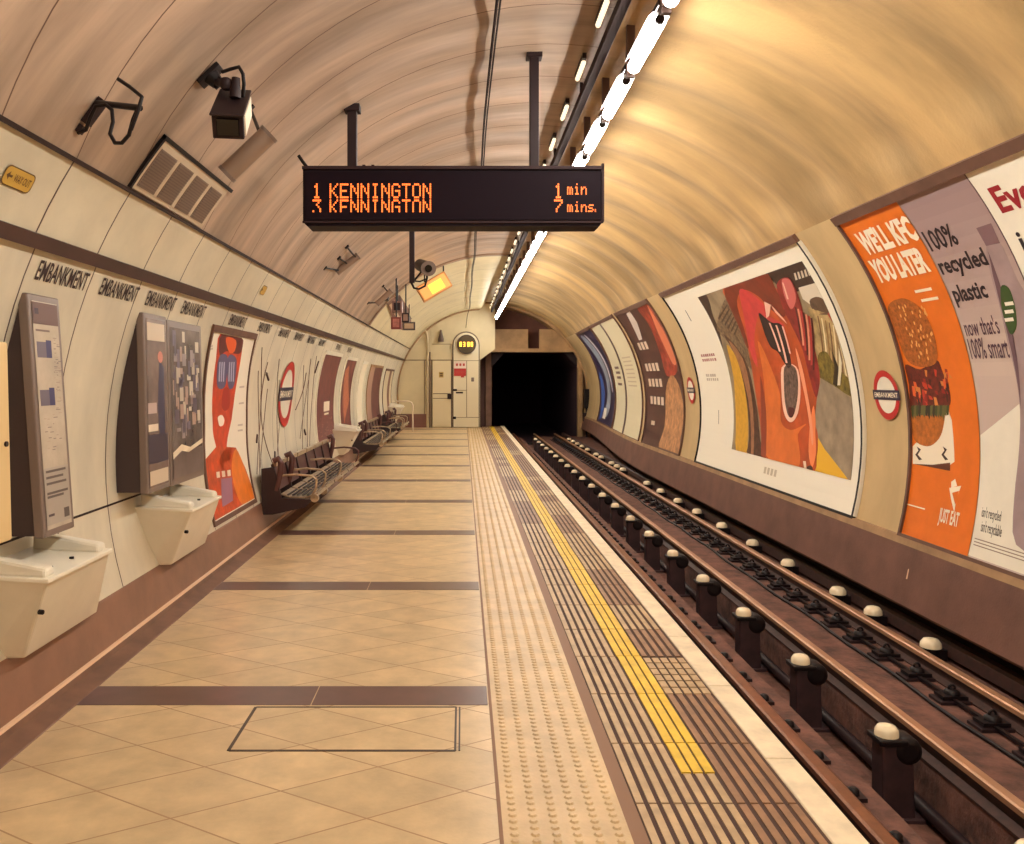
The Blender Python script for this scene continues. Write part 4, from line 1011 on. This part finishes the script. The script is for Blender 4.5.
# empty bracket with looped cable
bk = thing('bare_bracket', 'empty black wall bracket with looped cable near the top left of the frame', 'bracket', tuple(W(3.95, 144)))
p, n, td, up = frame_at(92, 110); Yb = p.y
mb = MB(); mb.obox(p+n*.015, up*.07, td*.03, n*.014); mb.obox(W(*meas(79, 128))+n*.01, up*.02, td*.02, n*.012); mb.build('wall_plate', black_mid, bk)
mb = MB(); mb.cyl(at(97, 103, Yb-.02), at(140, 108, Yb-.25), .015, n=8); mb.tube([at(118, 79, Yb-.2), at(130, 87, Yb-.22), at(142, 97, Yb-.25), at(139, 108, Yb-.26), at(131, 130, Yb-.24)], .009, 6); mb.build('arm', black, bk)
mb = MB(); loop = [(78, 133), (86, 130), (90, 118), (96, 106), (106, 105), (112, 110), (113, 122), (110, 134), (115, 143), (122, 143), (129, 135), (133, 120), (139, 106)]
mb.tube([at(x, y, Yb-.06-.18*i/12) for i, (x, y) in enumerate(loop)], .009, 8); mb.build('cable', black, bk)
# yellow signs
def yellow_sign(Y0, Y1, t0, t1, label, text):
    t = thing('direction_sign', label, 'sign', tuple(W(Y0, t1)))
    a = WallArt(-1, Y0, t1); h = math.radians(t1-t0)*RR; w_ = Y1-Y0
    r = h*.3; pts = []
    for cx_, cy_, a0 in ((w_-r, r, -90), (w_-r, h-r, 0), (r, h-r, 90), (r, r, 180)):
        for k in range(5): an = math.radians(a0+k*22.5); pts.append((cx_+r*math.cos(an), cy_+r*math.sin(an)))
    a.poly(pts, K(96, 66, 30), 0); q = [(w_/2+(u-w_/2)*.95, h/2+(v-h/2)*.88) for u, v in pts]; a.poly(q, K(196, 156, 66), 1); a.build('plate', t, .006)
    a = WallArt(-1, Y0, t1); dk = K(92, 60, 30)
    a.poly([(w_*.08, h*.5), (w_*.17, h*.72), (w_*.17, h*.56), (w_*.27, h*.56), (w_*.27, h*.44), (w_*.17, h*.44), (w_*.17, h*.28)], dk, 3)
    if text: a.text(text, w_*.34, h*.3, w_*.56, h*.4, dk, 3, .01)
    a.build('lettering', t, .006)
yellow_sign(3.63, 3.87, 150.9, 152.7, 'small yellow arrow sign with rounded corners at the upper left edge', 'WAY OUT')
yellow_sign(8.28, 8.46, 151.0, 152.9, 'tiny square yellow sign between the two dark left wall rails', '')
# hanging pole with camera
pc = thing('camera_pole', 'dark pole hanging from the vault behind the indicator with a looped cable', 'pole', tuple(at(412, 200, 10.4)))
x_ = (412-VPX)*10.4/FPX; zt = CZ+math.sqrt(RR**2-(x_-CX)**2)
zb = EYE+(VPY-283)*10.4/FPX
mb = MB(); mb.box(x_-.032, x_+.032, 10.37, 10.43, zb, zt+.02); mb.box(x_-.07, x_+.07, 10.3, 10.5, zt-.03, zt+.02); mb.build('pole', black_mid, pc, bevel=.004)
mb = MB(); mb.tube([at(*q, 10.38) for q in ((411, 282), (414, 288), (419, 289), (425, 286), (427, 278), (427, 272))], .014, 8); mb.tube([at(414, 281, 10.4), at(420, 281.5, 10.4), at(426, 279, 10.4)], .010, 6); mb.build('cable', black, pc)
mb = MB(); mb.cyl(at(414, 281, 10.4), at(426, 266, 10.5), .012, n=8); mb.build('camera_arm', black, pc)
c2 = thing('security_camera', 'small round security camera at the end of the hanging pole', 'camera', tuple(at(429, 268, 10.3)))
mb = MB(); mb.cyl(at(420, 265, 10.75), at(428.5, 268.5, 10.3), .075, .085, 20); mb.build('housing', black_mid, c2)
mb = MB(); mb.cyl(at(428.5, 268.5, 10.31), at(428.6, 268.6, 10.28), .092, n=20); mb.build('bezel', grey_f, c2)
mb = MB(); mb.cyl(at(428.5, 268.5, 10.285), at(428.5, 268.6, 10.265), .045, n=16); mb.build('lens', mat('lens_glass', (12, 8, 12), .08), c2)
# lit yellow sign under the far vault
ys_ = thing('way_out_sign', 'glowing yellow illuminated sign hanging tilted under the far vault', 'sign', tuple(at(435, 287, 17)))
o_ = at(434, 287, 17); ux = Vector((.86, .1, .51)).normalized(); uz = Vector((-.51, 0, .86))
uy = ux.cross(uz)
mb = MB(); mb.obox(o_, ux*.33, uy*.08, uz*.17); mb.build('housing', K(214, 150, 84, .5), ys_, bevel=.01)
lit = mat('lit_yellow', (255, 196, 60), .4, emit=1.3, ecol=(1, .5, .07)); pale = mat('lit_amber', (250, 176, 96), .4, emit=.35, ecol=(1, .42, .12))
sgn = -1 if uy.y > 0 else 1
mb = MB(); mb.obox(o_+uy*.083*sgn, ux*.30, uy*.004, uz*.14); mb.build('lit_face', pale, ys_)
mb = MB(); mb.obox(o_+uy*.09*sgn+ux*.04-uz*.02, ux*.15, uy*.004, uz*.10); mb.build('lit_panel', lit, ys_)
mb = MB()
for k in (-.22, .22): q = o_+ux*k; zc = CZ+math.sqrt(RR**2-(q.x-CX)**2); mb.cyl(q, (q.x, q.y, zc), .015, n=6)
mb.build('hanger', black, ys_)
# far cluster: framed sign, red sign
def small_box(name, label, cat, pa, pb, Y, d, m, extra=None, m2=None):
    a, b = at(pa[0], pb[1], Y), at(pb[0], pa[1], Y); t = thing(name, label, cat, tuple(a))
    mb = MB(); mb.box(a.x, b.x, Y, Y+d, a.z, b.z); mb.build('housing', m, t, bevel=.004)
    if m2:
        e = min(b.x-a.x, b.z-a.z)*.18
        mb = MB(); mb.box(a.x+e, b.x-e, Y-.006, Y, a.z+e, b.z-e); mb.build('face', m2, t)
    return t, a, b
def arm_to_vault(t, p, m=black):
    x = p.x; zc = CZ+math.sqrt(RR**2-(x-CX)**2); mb = MB(); mb.cyl(p, (x, p.y, zc+.01), .014, n=6); mb.build('hanger', m, t)
t, a, b = small_box('platform_monitor', 'small dark box monitor with pale face high on the far left vault', 'monitor', (375, 289), (388, 300), 15.8, .25, black_mid, m2=white_p); arm_to_vault(t, Vector(((a.x+b.x)/2, 15.95, b.z)))
t, a, b = small_box('hanging_sign', 'red and brown hanging sign with pale marks on the far left vault', 'sign', (391, 317), (401, 329), 15.2, .12, K(120, 50, 42), m2=K(196, 120, 104, .5, .3)); arm_to_vault(t, Vector(((a.x+b.x)/2, 15.26, b.z)))
t, a, b = small_box('platform_monitor', 'dark box among the far cluster right of the red hanging sign', 'monitor', (402, 313), (409, 322), 16.6, .25, black_mid, m2=K(150, 116, 96)); arm_to_vault(t, Vector(((a.x+b.x)/2, 16.7, b.z)))
t, a, b = small_box('hanging_sign', 'small dark sign lowest in the far left cluster of fittings', 'sign', (403, 322), (415, 330), 19.9, .12, dark_side, m2=K(176, 150, 120)); arm_to_vault(t, Vector(((a.x+b.x)/2, 19.96, b.z)))
t, a, b = small_box('loudspeaker_box', 'brown box loudspeaker on the far left vault between monitor and red sign', 'loudspeaker', (392, 301), (402, 312), 16.0, .3, K(130, 92, 80), m2=black_mid); arm_to_vault(t, Vector(((a.x+b.x)/2, 16.1, b.z)))

# ------------------------------------------------------------------ end wall, portal
YW = 29.85
def ex(px): return (px-VPX)*YW/FPX
def ez(py): return EYE+(VPY-py)*YW/FPX
XR = ex(495)
prof = []
aR = math.degrees(math.acos((XR-CX)/RR))
for k in range(31):
    th = aR+(198-aR)*k/30; q = W(YW, th, -.02); prof.append((q.x, q.z))
prof[0] = (XR, prof[0][1])
prof += [(-2.3, 0), (ex(480), 0), (ex(480), ez(360)), (XR, ez(349))]
mb = MB(); mb.prism_y(prof, YW, YW+.25)
struct(mb.build('wall_end', mat('end_cream', (224, 206, 164), .5, var=.07, scale=1)))
mb = MB()
for k in range(30):
    t0, t1 = aR+(190-aR)*k/30, aR+(190-aR)*(k+1)/30
    curved_box(mb, 0, YW-.12, YW, t0, t1, -.01, .05, 0, 1)
struct(mb.build('trim_5', tan_trim))
mb = MB(); mb.box(-2.3, ex(427), YW-.06, YW, 0, ez(414)); struct(mb.build('baseboard_end', K(128, 84, 70)))
jm = K(150, 128, 100)
mb = MB(); mb.box(-2.2, ex(480), YW-.012, YW, ez(360.6), ez(359.6)); mb.box(ex(432), ex(452), YW-.012, YW, ez(344.5), ez(343.8)); mb.box(ex(424), ex(425), YW-.01, YW, 0, ez(360)); struct(mb.build('trim_6', jm))
dr = struct(bpy.data.objects.new('door_1', None)); COL.objects.link(dr); dr.location = (ex(442), YW, 0)
mb = MB(); mb.box(ex(432.5), ex(451), YW-.05, YW, .02, ez(361)); mb.build('door_leaf', K(226, 208, 168, .45), dr, bevel=.01)
mb = MB(); mb.box(ex(431.5), ex(432.3), YW-.055, YW, 0, ez(360)); mb.box(ex(451.2), ex(452), YW-.055, YW, 0, ez(360)); mb.box(ex(433), ex(450.5), YW-.056, YW-.05, ez(394), ez(393.3)); mb.box(ex(433), ex(450.5), YW-.056, YW-.05, ez(398.6), ez(398)); mb.build('door_frame', K(96, 76, 62), dr)
mb = MB(); mb.box(ex(447.5), ex(451.5), YW-.10, YW-.05, ez(399), ez(394)); mb.build('door_handle', black_mid, dr)
t = thing('door_notice', 'tiny yellow notice on the left cream door of the end wall', 'notice', (ex(441), YW, ez(377)))
mb = MB(); mb.box(ex(439), ex(443.5), YW-.058, YW-.05, ez(377.5), ez(372)); mb.build('plate', K(196, 160, 84), t); mb = MB(); mb.box(ex(439.8), ex(442.8), YW-.060, YW-.058, ez(376.5), ez(375)); mb.box(ex(439.8), ex(442.8), YW-.060, YW-.058, ez(374.3), ez(373)); mb.build('marks', K(110, 80, 50), t)
# arched panel
ac = thing('arched_end_panel', 'tall cream panel with rounded arched top holding the round clock', 'panel', (ex(465), YW, 0))
def arch(x0, x1, z1, n=16):
    r = (x1-x0)/2; c = (x0+x1)/2
    return [(x0, .02), (x1, .02)]+[(c+r*math.cos(math.pi*k/n), z1-r+r*math.sin(math.pi*k/n)) for k in range(n+1)]
mb = MB(); mb.prism_y(arch(ex(452.3), ex(479.6), ez(331.5)), YW-.05, YW); mb.build('border', K(108, 88, 72), ac)
mb = MB(); mb.prism_y(arch(ex(453.5), ex(478.6), ez(332.8)), YW-.08, YW-.04); mb.build('panel', K(232, 218, 184, .4), ac)
mb = MB(); mb.box(ex(453.6), ex(478.5), YW-.086, YW-.08, ez(361), ez(360.4)); mb.box(ex(466.3), ex(467), YW-.086, YW-.08, ez(417), ez(361)); mb.box(ex(453.6), ex(478.5), YW-.086, YW-.08, ez(417.6), ez(417)); mb.box(ex(455), ex(467), YW-.086, YW-.08, ez(390.6), ez(390)); mb.build('joints', jm, ac)
mb = MB(); mb.box(ex(453.5), ex(457), YW-.12, YW-.08, ez(391), ez(389)); mb.box(ex(456), ex(463), YW-.09, YW-.08, ez(393.4), ez(391.8)); mb.box(ex(453), ex(456), YW-.10, YW-.08, ez(419), ez(416.5)); mb.build('latch', black_mid, ac)
ck = thing('round_clock', 'round dark digital clock with yellow figures in the arched end panel', 'clock', (ex(466.5), YW-.08, ez(344.5)))
mb = MB(); mb.cyl((ex(466.5), YW-.20, ez(344.5)), (ex(466.5), YW-.088, ez(344.5)), .335, n=36); mb.build('case', K(70, 50, 34), ck)
mb = MB(); mb.cyl((ex(466.5), YW-.205, ez(344.5)), (ex(466.5), YW-.2, ez(344.5)), .30, n=36); mb.build('face', K(78, 62, 30), ck)
mb = MB(); lz = ez(344.5)
for i, xx in enumerate((-.24, -.12, .03, .15)):
    for (a_, b_, c_, d_) in ((0, .07, .06, .078), (0, .07, -.008, .008), (0, .07, -.078, -.06), (0, .018, -.078, .078), (.055, .073, -.078, .078)):
        if i == 1 and a_ == 0 and b_ < .03: continue
        mb.box(ex(466.5)+xx+a_, ex(466.5)+xx+b_, YW-.212, YW-.206, lz+c_, lz+d_)
mb.build('digits', mat('clock_led', (255, 214, 70), .5, emit=2.5, ecol=(1, .62, .08)), ck)
nt_ = thing('warning_notice', 'red and white notice hung on the arched end panel below the clock', 'notice', (ex(460), YW-.08, ez(376)))
mb = MB(); mb.box(ex(454), ex(466), YW-.10, YW-.088, ez(368.5), ez(361.5)); mb.build('upper_plate', K(232, 208, 190), nt_)
mb = MB(); mb.box(ex(454), ex(466), YW-.105, YW-.088, ez(376), ez(368.5)); mb.box(ex(461), ex(464), YW-.105, YW-.088, ez(377.5), ez(376)); mb.build('lower_plate', K(190, 52, 48), nt_)
mb = MB()
for i in range(3): mb.box(ex(456+i*3.4), ex(458+i*3.4), YW-.103, YW-.1, ez(366), ez(363.5))
mb.box(ex(455.5), ex(464.5), YW-.108, YW-.105, ez(372.5), ez(371.5)); mb.build('marks', K(190, 70, 60), nt_)
mb = MB(); mb.box(ex(471.2), ex(474), YW-.10, YW-.081, ez(381.5), ez(377.5)); tag(mb.build('switch_plate', grey_f, bevel=.01), 'small grey square plate on the right half of the arched panel', 'switch')
lmp = thing('bulkhead_lamp', 'small dark unlit bulkhead lamp high on the end wall left of the clock', 'lamp', (ex(441), YW, ez(336)))
mb = MB(); mb.lathe((ex(441), YW-.14, ez(342)), [(.10, 0), (.10, .10), (.05, .30), (.03, .42)], 12); mb.build('shade', K(90, 70, 60), lmp)
mb = MB(); mb.box(ex(440), ex(442), YW-.14, YW, ez(334), ez(332)); mb.build('wall_bracket', black_mid, lmp)
pi_ = MB(); pi_.tube([(ex(427.5), YW-.10, .0), (ex(427.5), YW-.10, ez(357)), (ex(428.5), YW-.1, ez(350)), (ex(427), YW-.1, ez(335)), (ex(424), YW-.1, ez(326))], .04, 8); tag(pi_.build('vertical_pipe', K(196, 176, 140)), 'cream vertical pipe on the end wall left of the door', 'pipe')
pi_ = MB(); pi_.tube([(ex(430), YW-.08, 0), (ex(430), YW-.08, ez(352))], .025, 8); tag(pi_.build('vertical_conduit', K(120, 96, 78)), 'thin dark conduit beside the cream pipe at the end-wall door', 'pipe')
# portal
YP = 30.4
def qx(px): return (px-VPX)*YP/FPX
def qz(py): return EYE+(VPY-py)*YP/FPX
PX0, PX1, PZ1 = qx(492), qx(578), qz(352)
pt_m = mat('portal_plaster', (196, 156, 108), .6, var=.2, scale=2)
mb = MB()
# right jamb filled out to the lining, plus the lintel beam with a gap, and the arch face
mb.box(PX1, PX1+.16, YP, YP+.3, -.4, PZ1+.05)
mb.box(qx(478), qx(583), YP+.02, YP+.4, PZ1, qz(348.5))
mb.box(XR+.0, qx(528.5), YP+.15, YP+.4, qz(349), qz(329)); mb.box(qx(540), qx(578), YP+.15, YP+.4, qz(349), qz(329))
struct(mb.build('wall_portal', pt_m))
mb = MB(); mb.face([(.6, YP+.9, PZ1), (5.2, YP+.9, PZ1), (5.2, YP+.9, 4.8), (.6, YP+.9, 4.8)]); mb.face([(.6, YP+.4, PZ1), (5.2, YP+.4, PZ1), (5.2, YP+.9, PZ1), (.6, YP+.9, PZ1)])
struct(mb.build('wall_above_portal', K(126, 80, 64, .8, .15, 2)))
mb = MB(); n = 40; ang = [aR+12-(aR+12+22)*k/n for k in range(n+1)]
for a_, b_ in zip(ang[:-1], ang[1:]):
    A, B, A2, B2 = W(YP, a_, .04), W(YP, b_, .04), W(YP, a_, -.3), W(YP, b_, -.3)
    for Y in (YP-.02,): 
        mb.face([(A.x, Y, A.z), (B.x, Y, B.z), (B2.x, Y, B2.z), (A2.x, Y, A2.z)]); mb.face([(A.x, Y, A.z), (B.x, Y, B.z), (B.x, YP+1.0, B.z), (A.x, YP+1.0, A.z)])
struct(mb.build('trim_7', pt_m))
mb = MB(); mb.box(PX1+.1, 5.2, YP+.3, YP+.5, -.6, PZ1); struct(mb.build('wall_portal_side', mat('jamb_tan', (170, 128, 92), .6, var=.15, scale=2)))
mb = MB(); mb.box(ex(480.5), qx(486), YP+.6, YP+.9, -.4, PZ1+.1, 0); mb.box(qx(486), PX0, YP+.3, YP+.5, -.4, PZ1, 1)
struct(mb.build('wall_portal_left', [K(92, 58, 48, .7), K(140, 104, 84, .7, .2, 3)]))
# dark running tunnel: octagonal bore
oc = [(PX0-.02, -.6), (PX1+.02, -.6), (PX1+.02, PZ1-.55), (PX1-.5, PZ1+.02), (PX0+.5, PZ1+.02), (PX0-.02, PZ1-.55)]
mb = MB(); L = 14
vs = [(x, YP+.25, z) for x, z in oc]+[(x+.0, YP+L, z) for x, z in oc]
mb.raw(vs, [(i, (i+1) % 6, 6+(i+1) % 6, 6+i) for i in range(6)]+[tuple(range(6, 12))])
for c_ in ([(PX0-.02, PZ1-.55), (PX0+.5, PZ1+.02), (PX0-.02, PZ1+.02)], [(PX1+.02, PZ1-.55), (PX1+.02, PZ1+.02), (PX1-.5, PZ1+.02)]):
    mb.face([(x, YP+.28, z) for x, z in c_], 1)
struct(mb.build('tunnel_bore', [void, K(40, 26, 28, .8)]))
# floor of the track between bed and bore, step at platform end
sg = thing('signal_box', 'dark slim signal box on the jamb right of the tunnel portal', 'signal', tuple(at(586, 398, YP-.4)))
a, b = at(584, 408, YP-.2), at(589, 389, YP-.2)
mb = MB(); mb.box(a.x, b.x, YP-.35, YP-.05, a.z, b.z); mb.build('casing', black, sg, bevel=.01)
mb = MB(); mb.cyl(((a.x+b.x)/2, YP-.2, a.z), ((a.x+b.x)/2, YP-.2, -.38), .035, n=8); mb.box(a.x-.04, (a.x+b.x)/2, YP-.3, YP-.1, 0.2, .5); mb.build('post', black_mid, sg)
# loose wire ends on the slab
mb = MB(); q = at(908, 580, 6.65); mb.tube([at(907, 579, 6.66), at(909, 570, 6.66), at(914, 563, 6.66), at(912, 561, 6.66)], .008, 6)
tag(mb.build('wire_end', K(220, 180, 150)), 'short pale wire end sticking out of the brown slab below the orange poster', 'wire')
# far handrail
hr = thing('handrail', 'small pale steel handrail loop at the far left end of the platform', 'handrail', (-1.8, 27.2, 0))
mb = MB(); mb.tube([(-2.2, 27.4, .98), (-1.75, 27.4, .98), (-1.66, 27.4, .94), (-1.62, 27.4, .85), (-1.62, 27.4, 0)], .025, 8); mb.build('rail_loop', K(220, 200, 176), hr)
# tilted brown equipment panel in the far cluster
fp = thing('notice_board', 'brown tilted board on the far left vault behind the small monitors', 'board', tuple(W(17, 140)))
a = WallArt(-1, 17.0, 150)
a.pp([(386, 301), (399, 294), (408, 308), (411, 322), (402, 330), (393, 322)], K(150, 104, 86, .6, .3, 8), 0, 0); a.build('backing', fp, .02)
a = WallArt(-1, 17.0, 150)
a.pp([(396, 297), (399, 295.5), (411, 318), (408, 320)], K(84, 56, 50), 3, 0); a.pp([(388, 304), (391, 302), (400, 318), (397, 320)], K(206, 178, 146), 3, 0); a.build('strips', fp, .03)
